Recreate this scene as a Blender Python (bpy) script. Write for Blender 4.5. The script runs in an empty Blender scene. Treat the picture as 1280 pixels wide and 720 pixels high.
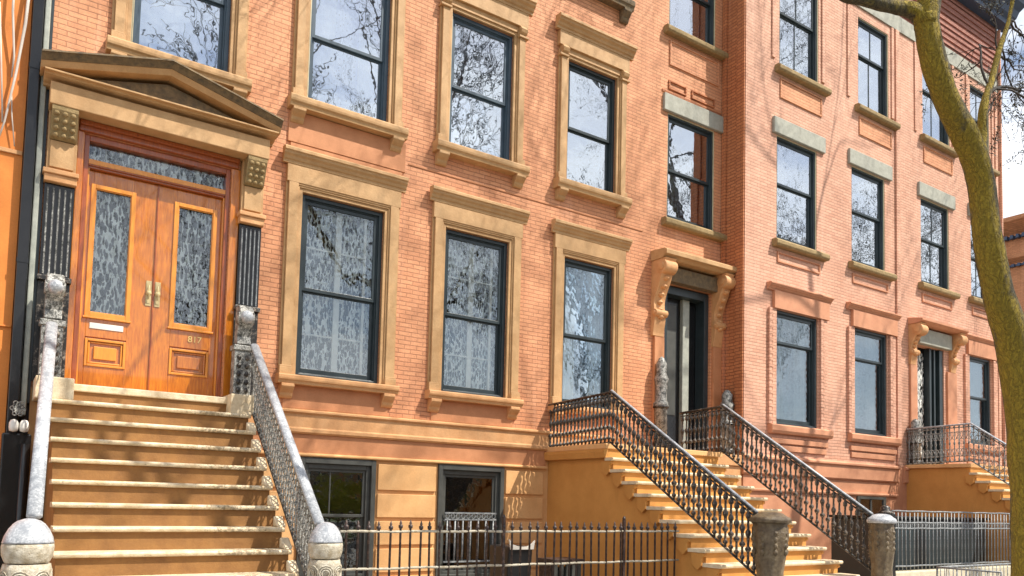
import bpy, math, random
from mathutils import Vector, Matrix, noise
random.seed(7)
scene = bpy.context.scene
COL = scene.collection
G = 1.4                      # pavement is world z = 0; the numbers below are heights relative to eye level

# ------------------------------------------------------------------ camera
cam_d = bpy.data.cameras.new('camera'); cam = bpy.data.objects.new('camera', cam_d); COL.objects.link(cam)
r_ = Vector((0.82878256, -0.5590336, 0.02451332)); u_ = Vector((-0.05484703, -0.03755976, 0.99778809)); f_ = Vector((0.55687635, 0.82829385, 0.0617902))
cam.matrix_world = Matrix(((r_.x, u_.x, -f_.x, 0), (r_.y, u_.y, -f_.y, -10.7), (r_.z, u_.z, -f_.z, G), (0, 0, 0, 1)))
cam_d.sensor_width = 36; cam_d.lens = 988.58 / 1280 * 36; cam_d.shift_y = (565.6 - 360) / 1280
cam_d.clip_start = 0.1; cam_d.clip_end = 2000
scene.camera = cam

# ------------------------------------------------------------------ sun and sky
SUN = Vector((0.36, -0.42, 0.75)).normalized()
sd = bpy.data.lights.new('sun', 'SUN'); sun = bpy.data.objects.new('sun', sd); COL.objects.link(sun)
sd.energy = 5.0; sd.angle = math.radians(0.5); sd.color = (1.0, 0.93, 0.82)
sun.rotation_euler = SUN.to_track_quat('Z', 'Y').to_euler(); sun.location = (10, -15, 30)
W = bpy.data.worlds.new('World'); scene.world = W; W.use_nodes = True
nt = W.node_tree; nt.nodes.clear()
def wn(t, **k):
    n = nt.nodes.new(t)
    for a, b in k.items(): setattr(n, a, b)
    return n
sky = wn('ShaderNodeTexSky', sky_type='NISHITA'); sky.sun_disc = False
sky.sun_elevation = math.asin(SUN.z); sky.sun_rotation = math.atan2(SUN.x, SUN.y); sky.altitude = 50; sky.air_density = 1.0; sky.dust_density = 1.5
tc = wn('ShaderNodeTexCoord'); mp = wn('ShaderNodeMapping'); mp.inputs['Scale'].default_value = (1, 1, 2.6)
cn = wn('ShaderNodeTexNoise'); cn.inputs['Scale'].default_value = 2.3; cn.inputs['Detail'].default_value = 8; cn.inputs['Roughness'].default_value = 0.62
cr = wn('ShaderNodeValToRGB'); cr.color_ramp.elements[0].position = 0.38; cr.color_ramp.elements[1].position = 0.56
mx = wn('ShaderNodeMix', data_type='RGBA'); mx.inputs['B'].default_value = (10.0, 10.4, 11.0, 1)
bgn = wn('ShaderNodeBackground'); bgn.inputs['Strength'].default_value = 0.098; ow = wn('ShaderNodeOutputWorld')
L = nt.links.new
L(tc.outputs['Generated'], mp.inputs['Vector']); L(mp.outputs[0], cn.inputs['Vector']); L(cn.outputs['Fac'], cr.inputs['Fac'])
L(cr.outputs['Color'], mx.inputs['Factor']); L(sky.outputs[0], mx.inputs['A']); L(mx.outputs['Result'], bgn.inputs['Color']); L(bgn.outputs[0], ow.inputs['Surface'])
scene.view_settings.view_transform = 'Standard'; scene.view_settings.look = 'None'; scene.view_settings.gamma = 1; scene.view_settings.exposure = 0.52
scene.render.engine = 'CYCLES'

# ------------------------------------------------------------------ materials
class NT:
    def __init__(s, name):
        s.m = bpy.data.materials.new(name); s.m.use_nodes = True; s.t = s.m.node_tree; s.t.nodes.clear()
        s.out = s.t.nodes.new('ShaderNodeOutputMaterial')
        s.b = s.n('ShaderNodeBsdfPrincipled'); s.l(s.b.outputs[0], s.out.inputs['Surface'])
        s.tc = s.n('ShaderNodeTexCoord')
    def n(s, t, **k):
        n = s.t.nodes.new(t)
        for a, b in k.items(): setattr(n, a, b)
        return n
    def l(s, a, b): s.t.links.new(a, b)
    def noise(s, scale, detail=4, rough=0.55, stretch=None, dist=0.0):
        n = s.n('ShaderNodeTexNoise'); n.inputs['Scale'].default_value = scale; n.inputs['Detail'].default_value = detail; n.inputs['Roughness'].default_value = rough
        n.inputs['Distortion'].default_value = dist
        src = s.tc.outputs['Object']
        if stretch:
            m = s.n('ShaderNodeMapping'); m.inputs['Scale'].default_value = stretch; s.l(src, m.inputs['Vector']); src = m.outputs[0]
        s.l(src, n.inputs['Vector']); return n.outputs['Fac']
    def ramp(s, fac, a, b, ca=(0, 0, 0, 1), cb=(1, 1, 1, 1)):
        r = s.n('ShaderNodeValToRGB'); e = r.color_ramp.elements; e[0].position = a; e[1].position = b; e[0].color = ca; e[1].color = cb
        s.l(fac, r.inputs['Fac']); return r.outputs['Color']
    def mix(s, fac, a, b, mode='MIX'):
        m = s.n('ShaderNodeMix', data_type='RGBA', blend_type=mode)
        for inp, v in (('Factor', fac), ('A', a), ('B', b)):
            if hasattr(v, 'is_linked') or hasattr(v, 'links'): s.l(v, m.inputs[inp])
            elif inp == 'Factor': m.inputs['Factor'].default_value = v
            else: m.inputs[inp].default_value = (*v, 1) if len(v) == 3 else v
        return m.outputs['Result']
    def math(s, op, a, b=0.0):
        m = s.n('ShaderNodeMath', operation=op)
        for i, v in enumerate((a, b)):
            if hasattr(v, 'links'): s.l(v, m.inputs[i])
            else: m.inputs[i].default_value = v
        return m.outputs[0]
    def bump(s, h, strength=0.3, dist=0.01, prev=None):
        b = s.n('ShaderNodeBump'); b.inputs['Strength'].default_value = strength; b.inputs['Distance'].default_value = dist
        s.l(h, b.inputs['Height'])
        if prev is not None: s.l(prev, b.inputs['Normal'])
        return b.outputs[0]
    def fin(s, col=None, rough=0.6, normal=None, metal=0.0, coat=0.0, spec=None):
        if col is not None:
            if hasattr(col, 'links'): s.l(col, s.b.inputs['Base Color'])
            else: s.b.inputs['Base Color'].default_value = (*col, 1)
        if hasattr(rough, 'links'): s.l(rough, s.b.inputs['Roughness'])
        else: s.b.inputs['Roughness'].default_value = rough
        if normal is not None: s.l(normal, s.b.inputs['Normal'])
        if hasattr(metal, 'links'): s.l(metal, s.b.inputs['Metallic'])
        else: s.b.inputs['Metallic'].default_value = metal
        s.b.inputs['Coat Weight'].default_value = coat
        if spec is not None: s.b.inputs['Specular IOR Level'].default_value = spec
        return s.m

def dark(c, k): return tuple(x * k for x in c)
def brick(name, c1, c2, mortar, wear=0.35):
    s = NT(name)
    sp = s.n('ShaderNodeSeparateXYZ'); s.l(s.tc.outputs['Object'], sp.inputs[0])
    cb = s.n('ShaderNodeCombineXYZ')
    wob = s.noise(1.1, 2); 
    s.l(s.math('ADD', sp.outputs[0], sp.outputs[1]), cb.inputs[0])
    s.l(s.math('ADD', sp.outputs[2], s.math('MULTIPLY', wob, 0.035)), cb.inputs[1])
    b = s.n('ShaderNodeTexBrick'); b.offset = 0.5
    b.inputs['Scale'].default_value = 1; b.inputs['Brick Width'].default_value = 0.205; b.inputs['Row Height'].default_value = 0.0655
    b.inputs['Mortar Size'].default_value = 0.0068; b.inputs['Mortar Smooth'].default_value = 0.35; b.inputs['Bias'].default_value = -0.1
    s.l(cb.outputs[0], b.inputs['Vector'])
    b.inputs['Color1'].default_value = (*c1, 1); b.inputs['Color2'].default_value = (*c2, 1); b.inputs['Mortar'].default_value = (*[(p * 0.55 + q * 0.45) for p, q in zip(c2, mortar)], 1)
    vv = cb.inputs[1].links[0].from_socket
    fr = s.math('FRACT', s.math('DIVIDE', vv, 0.0655)); dd = s.math('ABSOLUTE', s.math('SUBTRACT', fr, 0.5))
    rows = s.ramp(dd, 0.40, 0.47)
    big = s.ramp(s.noise(0.55, 5, 0.6), 0.3, 0.72)
    col0 = s.mix(s.math('MULTIPLY', rows, 0.75), b.outputs['Color'], mortar)
    col = s.mix(s.math('MULTIPLY', big, wear), col0, tuple(min(1, x * 1.25 + 0.05) for x in c1))
    fine = s.noise(38, 4, 0.7)
    col = s.mix(0.45, col, s.ramp(fine, 0.25, 0.75, (0.55, 0.5, 0.47, 1), (1.3, 1.28, 1.25, 1)), 'MULTIPLY')
    soot = s.ramp(s.noise(2.6, 6, 0.7, (1, 1, 0.35)), 0.56, 0.8)
    col = s.mix(s.math('MULTIPLY', soot, 0.28), col, dark(c2, 0.55))
    st = s.ramp(s.noise(1.3, 7, 0.72, (2.2, 2.2, 0.22), 0.6), 0.55, 0.72)
    col = s.mix(s.math('MULTIPLY', st, 0.30), col, tuple(min(0.9, x * 1.1 + 0.16) for x in c1))
    pt = s.ramp(s.noise(0.8, 3, 0.5, None, 1.5), 0.60, 0.64)
    col = s.mix(s.math('MULTIPLY', pt, 0.22), col, dark(c2, 0.75))
    h = s.math('SUBTRACT', s.math('MULTIPLY', fine, 0.5), b.outputs['Fac'])
    return s.fin(col, 0.72, s.bump(h, 0.85, 0.009))
def stone(name, c, c2=None, scale=6, bump=0.25, rough=0.75, grime=0.3):
    s = NT(name); c2 = c2 or dark(c, 0.75)
    col = s.mix(s.ramp(s.noise(scale, 6, 0.65), 0.35, 0.68), c, c2)
    gr = s.ramp(s.noise(3.5, 6, 0.7, (1, 1, 0.25)), 0.55, 0.8)
    col = s.mix(s.math('MULTIPLY', gr, grime), col, dark(c, 0.4))
    f = s.noise(70, 3, 0.7)
    col = s.mix(0.3, col, s.ramp(f, 0.3, 0.7, (0.75, 0.75, 0.75, 1), (1.2, 1.2, 1.2, 1)), 'MULTIPLY')
    h = s.math('ADD', s.noise(scale * 2.5, 6, 0.7), s.math('MULTIPLY', f, 0.3))
    return s.fin(col, rough, s.bump(h, bump, 0.02))
def iron(name, base, worn, amt=0.5, rough=0.38, scale=14):
    s = NT(name)
    w = s.ramp(s.noise(scale, 6, 0.75), 0.58 - 0.22 * amt, 0.66 - 0.12 * amt)
    n2 = s.ramp(s.noise(scale * 5, 3, 0.7), 0.35, 0.65)
    col = s.mix(s.math('MULTIPLY', w, n2), base, worn)
    return s.fin(col, rough, s.bump(s.noise(scale * 4, 4, 0.7), 0.35, 0.006), spec=0.5)
def paint(name, c, rough=0.4, var=0.8, bump=0.08):
    s = NT(name)
    col = s.mix(s.ramp(s.noise(5, 5, 0.6), 0.35, 0.7), c, dark(c, var))
    return s.fin(col, rough, s.bump(s.noise(40, 3), bump, 0.01))
def wood(name, c1, c2, rough=0.3, coat=0.5):
    s = NT(name)
    g = s.noise(9, 6, 0.65, (6, 6, 0.55), 0.8)
    fine = s.noise(30, 4, 0.7, (5, 5, 0.3))
    col = s.mix(s.ramp(g, 0.32, 0.68), c1, c2)
    col = s.mix(0.4, col, s.ramp(fine, 0.3, 0.7, (0.65, 0.6, 0.55, 1), (1.25, 1.2, 1.15, 1)), 'MULTIPLY')
    return s.fin(col, rough, s.bump(fine, 0.12, 0.004), coat=coat)
def glass(name, refl=0.3, tint=(0.92, 0.96, 1), wav=0.25, rough=0.015, scale=2.2):
    s = NT(name); s.t.nodes.remove(s.b)
    tr = s.n('ShaderNodeBsdfTransparent'); tr.inputs[0].default_value = (0.97, 0.99, 0.99, 1)
    gl = s.n('ShaderNodeBsdfGlossy'); gl.inputs['Roughness'].default_value = rough; gl.inputs['Color'].default_value = (*tint, 1)
    nb = s.bump(s.noise(scale, 3, 0.55), wav, 0.05); s.l(nb, gl.inputs['Normal'])
    fr = s.n('ShaderNodeFresnel'); fr.inputs['IOR'].default_value = 1.55
    fac = s.math('ADD', fr.outputs[0], refl); cl = s.n('ShaderNodeClamp'); s.l(fac, cl.inputs[0]); cl.inputs['Max'].default_value = 0.92
    ms = s.n('ShaderNodeMixShader'); s.l(cl.outputs[0], ms.inputs[0]); s.l(tr.outputs[0], ms.inputs[1]); s.l(gl.outputs[0], ms.inputs[2]); s.l(ms.outputs[0], s.out.inputs[0])
    return s.m
def lace(name, c, open_=0.5, scale=22, stretch=(1, 1, 0.45), trans=0.25):
    s = NT(name)
    v = s.n('ShaderNodeTexVoronoi'); v.feature = 'F1'; v.inputs['Scale'].default_value = scale
    m = s.n('ShaderNodeMapping'); m.inputs['Scale'].default_value = stretch
    wv = s.n('ShaderNodeTexNoise'); wv.inputs['Scale'].default_value = 9; s.l(s.tc.outputs['Object'], wv.inputs['Vector'])
    ad = s.n('ShaderNodeMix', data_type='RGBA', blend_type='LINEAR_LIGHT'); ad.inputs['Factor'].default_value = 0.03
    s.l(s.tc.outputs['Object'], ad.inputs['A']); s.l(wv.outputs['Color'], ad.inputs['B'])
    s.l(ad.outputs['Result'], m.inputs['Vector']); s.l(m.outputs[0], v.inputs['Vector'])
    hole = s.ramp(s.math('ADD', v.outputs['Distance'], s.math('MULTIPLY', s.noise(3, 3), 0.45)), 0.66 - 0.25 * open_, 0.74 - 0.25 * open_)
    s.fin(c, 0.85)
    tl = s.n('ShaderNodeBsdfTranslucent'); tl.inputs[0].default_value = (*c, 1)
    a = s.n('ShaderNodeMixShader'); a.inputs[0].default_value = trans; s.l(s.b.outputs[0], a.inputs[1]); s.l(tl.outputs[0], a.inputs[2])
    tp = s.n('ShaderNodeBsdfTransparent'); mm = s.n('ShaderNodeMixShader'); s.l(hole, mm.inputs[0]); s.l(a.outputs[0], mm.inputs[2]); s.l(tp.outputs[0], mm.inputs[1])
    s.l(mm.outputs[0], s.out.inputs[0])
    return s.m
def bark(name, moss, c1, c2, side=True):
    """brown bark; moss grows on the side facing -x"""
    s = NT(name)
    n2 = s.noise(20, 7, 0.8, (1.3, 1.3, 0.35), 0.8); n3 = s.noise(60, 4, 0.75, (1, 1, 0.5))
    col = s.mix(s.ramp(s.math('ADD', s.math('MULTIPLY', n2, 0.6), s.math('MULTIPLY', n3, 0.4)), 0.40, 0.62), c1, c2)
    gm = s.n('ShaderNodeNewGeometry'); sp = s.n('ShaderNodeSeparateXYZ'); s.l(gm.outputs['Normal'], sp.inputs[0])
    a = s.math('MULTIPLY', s.math('ADD', sp.outputs[0], s.math('MULTIPLY', sp.outputs[1], 0.15)), -0.55)
    a = s.math('ADD', a, s.math('MULTIPLY', s.math('SUBTRACT', s.noise(3.2, 6, 0.75, (1, 1, 0.5), 0.6), 0.5), 1.5))
    mossy = s.mix(s.ramp(n3, 0.35, 0.68), moss, dark(moss, 0.45))
    col = s.mix(s.ramp(a, 0.08 if side else 0.3, 0.3 if side else 0.5), col, mossy)
    vo = s.n('ShaderNodeTexVoronoi'); vo.feature = 'DISTANCE_TO_EDGE'; vo.inputs['Scale'].default_value = 13
    mpp = s.n('ShaderNodeMapping'); mpp.inputs['Scale'].default_value = (1.3, 1.3, 0.32); wb = s.n('ShaderNodeTexNoise'); wb.inputs['Scale'].default_value = 7; wb.inputs['Detail'].default_value = 5
    s.l(s.tc.outputs['Object'], wb.inputs['Vector']); s.l(s.mix(0.10, s.tc.outputs['Object'], wb.outputs['Color'], 'LINEAR_LIGHT'), mpp.inputs['Vector']); s.l(mpp.outputs[0], vo.inputs['Vector'])
    crack = s.ramp(vo.outputs['Distance'], 0.0, 0.16)
    col = s.mix(0.35, col, s.mix(crack, (0.35, 0.33, 0.3), (1, 1, 1)), 'MULTIPLY')
    h = s.math('ADD', s.math('ADD', n2, s.math('MULTIPLY', crack, 0.4)), s.math('ADD', s.noise(9, 5, 0.7, (1, 1, 0.35)), s.math('MULTIPLY', n3, 0.5)))
    return s.fin(col, 0.88, s.bump(h, 1.0, 0.04))

def tread_speckled(name, c, c2):  # adds dark speckle, denser across the right half of each tread
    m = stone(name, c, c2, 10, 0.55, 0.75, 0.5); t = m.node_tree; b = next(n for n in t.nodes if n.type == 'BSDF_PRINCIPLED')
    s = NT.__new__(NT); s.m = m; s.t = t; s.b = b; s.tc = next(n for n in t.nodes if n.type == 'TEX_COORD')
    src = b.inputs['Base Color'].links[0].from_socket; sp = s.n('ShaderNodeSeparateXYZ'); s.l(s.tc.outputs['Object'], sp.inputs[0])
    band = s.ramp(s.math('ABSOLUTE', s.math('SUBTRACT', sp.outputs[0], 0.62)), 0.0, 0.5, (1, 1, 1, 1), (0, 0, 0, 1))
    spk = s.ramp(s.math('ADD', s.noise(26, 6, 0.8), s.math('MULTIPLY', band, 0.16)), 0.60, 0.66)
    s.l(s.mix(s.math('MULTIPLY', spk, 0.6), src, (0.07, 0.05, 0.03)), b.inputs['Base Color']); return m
M = dict(
 tread_speckled=tread_speckled('speckled_cream_step_stone', (0.78, 0.66, 0.47), (0.56, 0.42, 0.24)),
 brick_salmon=brick('painted_salmon_brick', (0.68, 0.315, 0.155), (0.56, 0.235, 0.11), (0.27, 0.105, 0.05), 0.40),
 brick_orange_shaded=brick('shaded_orange_brick', (0.52, 0.19, 0.07), (0.42, 0.14, 0.05), (0.13, 0.04, 0.018), 0.15),
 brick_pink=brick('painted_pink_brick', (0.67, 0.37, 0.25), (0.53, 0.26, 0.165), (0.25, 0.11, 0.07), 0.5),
 brick_red_shaded=brick('shadowed_red_brick', (0.42, 0.17, 0.12), (0.33, 0.12, 0.085), (0.13, 0.05, 0.035), 0.2),
 brick_far=brick('far_orange_brick', (0.62, 0.27, 0.11), (0.40, 0.15, 0.055), (0.17, 0.06, 0.03), 0.6),
 apron=stone('salmon_painted_stone', (0.58, 0.255, 0.115), (0.48, 0.20, 0.085), 4, 0.12, 0.7, 0.15),
 apron_pink=stone('pink_painted_stone', (0.62, 0.29, 0.16), (0.52, 0.225, 0.12), 4, 0.15, 0.7, 0.2),
 tan=stone('tan_painted_stone', (0.55, 0.335, 0.155), (0.45, 0.255, 0.105), 5, 0.3, 0.65, 0.38),
 tan_orange=stone('orange_tan_painted_stone', (0.68, 0.37, 0.165), (0.57, 0.28, 0.11), 5, 0.3, 0.65, 0.35),
 tan_dark=stone('weathered_shaded_tan_stone', (0.22, 0.15, 0.075), (0.09, 0.07, 0.045), 16, 0.5, 0.8, 0.6),
 ochre=stone('ochre_painted_stone', (0.76, 0.44, 0.19), (0.66, 0.35, 0.135), 2.5, 0.2, 0.7, 0.3),
 stucco=stone('orange_ochre_stucco', (0.62, 0.29, 0.07), (0.52, 0.23, 0.05), 2.0, 0.18, 0.75, 0.3),
 neighbour=stone('bright_orange_stucco', (0.72, 0.235, 0.035), (0.62, 0.19, 0.026), 2.2, 0.05, 0.6, 0.15),
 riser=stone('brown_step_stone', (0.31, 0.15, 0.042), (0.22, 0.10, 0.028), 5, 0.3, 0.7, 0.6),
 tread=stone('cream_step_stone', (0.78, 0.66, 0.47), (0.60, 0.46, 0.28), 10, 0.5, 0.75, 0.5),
 grey=stone('grey_green_lintel_stone', (0.40, 0.40, 0.34), (0.29, 0.29, 0.24), 8, 0.2, 0.7, 0.35),
 moss=stone('mossy_sill_stone', (0.36, 0.25, 0.11), (0.24, 0.165, 0.07), 14, 0.5, 0.8, 0.45),
 newel=stone('weathered_cast_newel', (0.36, 0.30, 0.20), (0.62, 0.58, 0.48), 16, 0.8, 0.5, 0.8),
 newel_dark=stone('peeling_brown_newel', (0.07, 0.045, 0.022), (0.20, 0.15, 0.085), 11, 0.9, 0.3, 0.5),
 kerb=stone('cream_kerb_stone', (0.62, 0.56, 0.42), (0.5, 0.44, 0.3), 9, 0.3, 0.8, 0.4),
 pave=stone('concrete_paving', (0.36, 0.34, 0.31), (0.27, 0.26, 0.24), 3, 0.25, 0.85, 0.4),
 areaway=stone('areaway_concrete', (0.26, 0.22, 0.18), (0.2, 0.17, 0.14), 3, 0.25, 0.85, 0.5),
 asphalt=stone('asphalt', (0.055, 0.055, 0.055), (0.04, 0.04, 0.042), 6, 0.3, 0.9, 0.2),
 grass=stone('park_grass', (0.09, 0.14, 0.035), (0.12, 0.13, 0.04), 3, 0.5, 0.9, 0.3),
  wood=wood('varnished_orange_wood', (0.66, 0.23, 0.02), (0.42, 0.11, 0.010), 0.2, 0.9),
 wood_light=wood('varnished_honey_wood', (0.80, 0.33, 0.035), (0.68, 0.24, 0.025)),
 wood_red=wood('varnished_red_wood', (0.42, 0.105, 0.02), (0.24, 0.05, 0.012)),
 sash=paint('blue_black_window_paint', (0.026, 0.040, 0.046), 0.35, 0.7),
 sash_blue=paint('slate_blue_window_paint', (0.06, 0.095, 0.13), 0.35, 0.7),
 sash_grey=paint('dark_grey_window_paint', (0.085, 0.088, 0.08), 0.45, 0.6),
 cream=paint('cream_window_bead', (0.62, 0.57, 0.38), 0.5),
 cornice=paint('dark_blue_cornice_paint', (0.055, 0.085, 0.15), 0.5),
 black=paint('gloss_black_paint', (0.012, 0.012, 0.013), 0.2, 0.6),
 greypipe=stone('grey_leader_pipe', (0.42, 0.44, 0.38), (0.3, 0.32, 0.28), 9, 0.1, 0.5, 0.3),
 iron=iron('black_ironwork', (0.016, 0.015, 0.014), (0.42, 0.35, 0.28), 0.32),
 iron_tan=iron('worn_tan_ironwork', (0.022, 0.018, 0.015), (0.62, 0.48, 0.35), 0.30, 0.4, 22),
 iron_silver=iron('worn_silver_handrail', (0.27, 0.29, 0.32), (0.64, 0.66, 0.68), 0.9, 0.32, 11),
 iron_white=iron('pale_peeling_ironwork', (0.035, 0.035, 0.03), (0.66, 0.65, 0.60), 0.85, 0.42, 16),
 iron_grey=iron('grey_painted_fence_iron', (0.13, 0.14, 0.15), (0.42, 0.44, 0.44), 0.8, 0.4, 20),
 iron_brown=iron('rust_brown_picket_iron', (0.028, 0.016, 0.015), (0.18, 0.11, 0.08), 0.5, 0.5, 20),
 glass=glass('wavy_window_glass', 0.05, (0.9, 0.96, 1.0), 0.10),
 glass_up=glass('upper_window_glass', 0.42, (0.92, 0.96, 1.0), 0.05, 0.01, 1.8),
 glass_dark=glass('basement_window_glass', 0.03, (0.9, 0.95, 1.0), 0.2),
 lace=lace('white_lace_curtain', (0.94, 0.97, 0.95), -0.17, 34, (1, 1, 0.30)),
 lace_door=lace('grey_lace_door_curtain', (0.88, 0.91, 0.88), -0.45, 34, (1, 1, 0.26)),
 lace_up=lace('pale_blue_lace_curtain', (0.62, 0.70, 0.82), 0.7, 24, (1, 1, 0.6)),
 curtain=paint('pale_curtain_cloth', (0.78, 0.81, 0.78), 0.9, 0.85),
 added_blind=paint('added_pale_blind', (0.80, 0.85, 0.92), 0.9, 0.9),
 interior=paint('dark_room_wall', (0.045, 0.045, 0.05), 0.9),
 white=paint('white_enamel', (0.82, 0.80, 0.74), 0.4),
 brass=paint('aged_brass', (0.62, 0.5, 0.26), 0.35),
 gold=paint('gilt_numerals', (0.85, 0.62, 0.22), 0.35),
 bark=bark('mossy_yellow_bark', (0.50, 0.36, 0.035), (0.20, 0.165, 0.085), (0.05, 0.042, 0.025)),
 bark_far=bark('grey_brown_bark', (0.15, 0.12, 0.05), (0.11, 0.085, 0.06), (0.04, 0.03, 0.022), False),
 twig=paint('dark_twig_bark', (0.045, 0.035, 0.028), 0.8),
 bud=paint('dark_bud', (0.05, 0.055, 0.04), 0.8),
 vine=paint('bare_pale_vine', (0.62, 0.55, 0.48), 0.7),
 bin=paint('black_bin_plastic', (0.015, 0.016, 0.018), 0.35),
 bag=paint('pale_bin_liner', (0.66, 0.62, 0.55), 0.5),
 leaf=paint('yellow_green_leaf', (0.42, 0.42, 0.03), 0.6),
 leaf_d=paint('green_leaf', (0.08, 0.14, 0.03), 0.6),
 facade_far=brick('pale_brown_brick', (0.40, 0.27, 0.2), (0.33, 0.21, 0.15), (0.2, 0.14, 0.1), 0.3),
)

# ------------------------------------------------------------------ mesh helpers
def node_z(p): return Vector((p[0], p[1], p[2] + G))
class MB:
    def __init__(s): s.v = []; s.f = []; s.sm = []
    def add(s, vs, fs, smooth=False):
        o = len(s.v); s.v += [Vector(p) for p in vs]; s.f += [tuple(o + i for i in f) for f in fs]; s.sm += [smooth] * len(fs); return s
    def box(s, x0, x1, y0, y1, z0, z1):
        if x0 > x1: x0, x1 = x1, x0
        if y0 > y1: y0, y1 = y1, y0
        if z0 > z1: z0, z1 = z1, z0
        return s.add([(x0, y0, z0), (x1, y0, z0), (x1, y1, z0), (x0, y1, z0), (x0, y0, z1), (x1, y0, z1), (x1, y1, z1), (x0, y1, z1)],
                     [(0, 3, 2, 1), (4, 5, 6, 7), (0, 1, 5, 4), (1, 2, 6, 5), (2, 3, 7, 6), (3, 0, 4, 7)])
    def prof(s, x0, x1, pts, axis='x'):
        """extrude a closed profile of (y,z) along x (or (x,z) along y)"""
        n = len(pts)
        if axis == 'x': vs = [(x0, p[0], p[1]) for p in pts] + [(x1, p[0], p[1]) for p in pts]
        elif axis == 'y': vs = [(p[0], x0, p[1]) for p in pts] + [(p[0], x1, p[1]) for p in pts]
        else: vs = [(p[0], p[1], x0) for p in pts] + [(p[0], p[1], x1) for p in pts]
        fs = [(i, (i + 1) % n, n + (i + 1) % n, n + i) for i in range(n)] + [tuple(range(n - 1, -1, -1)), tuple(range(n, 2 * n))]
        return s.add(vs, fs)
    def tube(s, pts, rad, n=8, caps=True, smooth=True, flat=None):
        pts = [Vector(p) for p in pts]; k = len(pts)
        if not hasattr(rad, '__len__'): rad = [rad] * k
        vs = []; fs = []; ref = None
        for i, p in enumerate(pts):
            d = (pts[min(i + 1, k - 1)] - pts[max(i - 1, 0)])
            d = d.normalized() if d.length > 1e-9 else Vector((0, 0, 1))
            if ref is None: ref = Vector((0, 0, 1)) if abs(d.z) < 0.9 else Vector((0, 1, 0))
            a = d.cross(ref); a = a.normalized() if a.length > 1e-6 else d.orthogonal().normalized()
            b = a.cross(d).normalized(); ref = b
            for j in range(n):
                t = 2 * math.pi * (j + 0.5) / n
                fx = flat if flat else 1
                vs.append(p + a * math.cos(t) * rad[i] + b * math.sin(t) * rad[i] * fx)
        for i in range(k - 1):
            for j in range(n):
                q = (j + 1) % n; fs.append((i * n + j, i * n + q, (i + 1) * n + q, (i + 1) * n + j))
        if caps: fs += [tuple(range(n - 1, -1, -1)), tuple((k - 1) * n + j for j in range(n))]
        return s.add(vs, fs, smooth)
    def lathe(s, c, prof, n=16, smooth=True, fl=0.0, fn=0):
        vs = []; fs = []
        for i, (r, z) in enumerate(prof):
            for j in range(n):
                t = 2 * math.pi * j / n; rr = r * (1 + (fl * math.cos(fn * t) if fn else 0))
                vs.append((c[0] + rr * math.cos(t), c[1] + rr * math.sin(t), c[2] + z))
        k = len(prof)
        for i in range(k - 1):
            for j in range(n):
                q = (j + 1) % n; fs.append((i * n + j, i * n + q, (i + 1) * n + q, (i + 1) * n + j))
        fs += [tuple(range(n - 1, -1, -1)), tuple((k - 1) * n + j for j in range(n))]
        return s.add(vs, fs, smooth)
    def build(s, name, mat, parent=None, loc=None, bevel=0, disp=None, jitter=0):
        """vertices are in scene coordinates (z relative to eye level); loc = local origin of a top-level mesh"""
        me = bpy.data.meshes.new(name)
        if parent is not None and not s.__dict__.get('local'): off = ORG[parent.name]
        else: off = node_z(loc) if loc is not None else Vector((0, 0, 0))
        local = s.__dict__.get('local')
        me.from_pydata([(p if local else node_z(p) - off) for p in s.v], [], s.f); me.update()
        for p, q in zip(me.polygons, s.sm): p.use_smooth = q
        me.materials.append(M[mat] if isinstance(mat, str) else mat)
        o = bpy.data.objects.new(name, me); COL.objects.link(o)
        if parent is not None: o.parent = parent; ORG[o.name] = off
        else: o.location = off; ORG[o.name] = off
        if bevel:
            b = o.modifiers.new('bevel', 'BEVEL'); b.width = bevel; b.segments = 2; b.limit_method = 'ANGLE'; b.harden_normals = False
        return o
ORG = {}
def thing(name, label, cat, loc, group=None):
    o = bpy.data.objects.new(name, None); COL.objects.link(o); o.location = node_z(loc); o.empty_display_size = 0.3
    ORG[o.name] = node_z(loc); o['label'] = label; o['category'] = cat
    if group: o['group'] = group
    return o
def tag(o, label, cat, group=None):
    o['label'] = label; o['category'] = cat
    if group: o['group'] = group
    return o
def struct(o, kind='structure'): o['kind'] = kind; return o

def wall(mb, x0, x1, z0, z1, yf, openings, depth=0.16):
    """front skin with real openings and their reveals"""
    xs = sorted({x0, x1, *[v for o in openings for v in o[:2]]}); zs = sorted({z0, z1, *[v for o in openings for v in o[2:4]]})
    xs = [x for x in xs if x0 <= x <= x1]; zs = [z for z in zs if z0 <= z <= z1]
    for i in range(len(xs) - 1):
        for j in range(len(zs) - 1):
            cx, cz = (xs[i] + xs[i + 1]) / 2, (zs[j] + zs[j + 1]) / 2
            if any(o[0] < cx < o[1] and o[2] < cz < o[3] for o in openings): continue
            mb.add([(xs[i], yf, zs[j]), (xs[i + 1], yf, zs[j]), (xs[i + 1], yf, zs[j + 1]), (xs[i], yf, zs[j + 1])], [(0, 1, 2, 3)])
    for a, b, c, d in [o[:4] for o in openings]:
        y2 = yf + depth
        mb.add([(a, yf, c), (a, y2, c), (a, y2, d), (a, yf, d)], [(0, 1, 2, 3)])
        mb.add([(b, yf, c), (b, y2, c), (b, y2, d), (b, yf, d)], [(3, 2, 1, 0)])
        mb.add([(a, yf, d), (a, y2, d), (b, y2, d), (b, yf, d)], [(0, 1, 2, 3)])
        mb.add([(a, yf, c), (a, y2, c), (b, y2, c), (b, yf, c)], [(3, 2, 1, 0)])
    return mb
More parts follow.
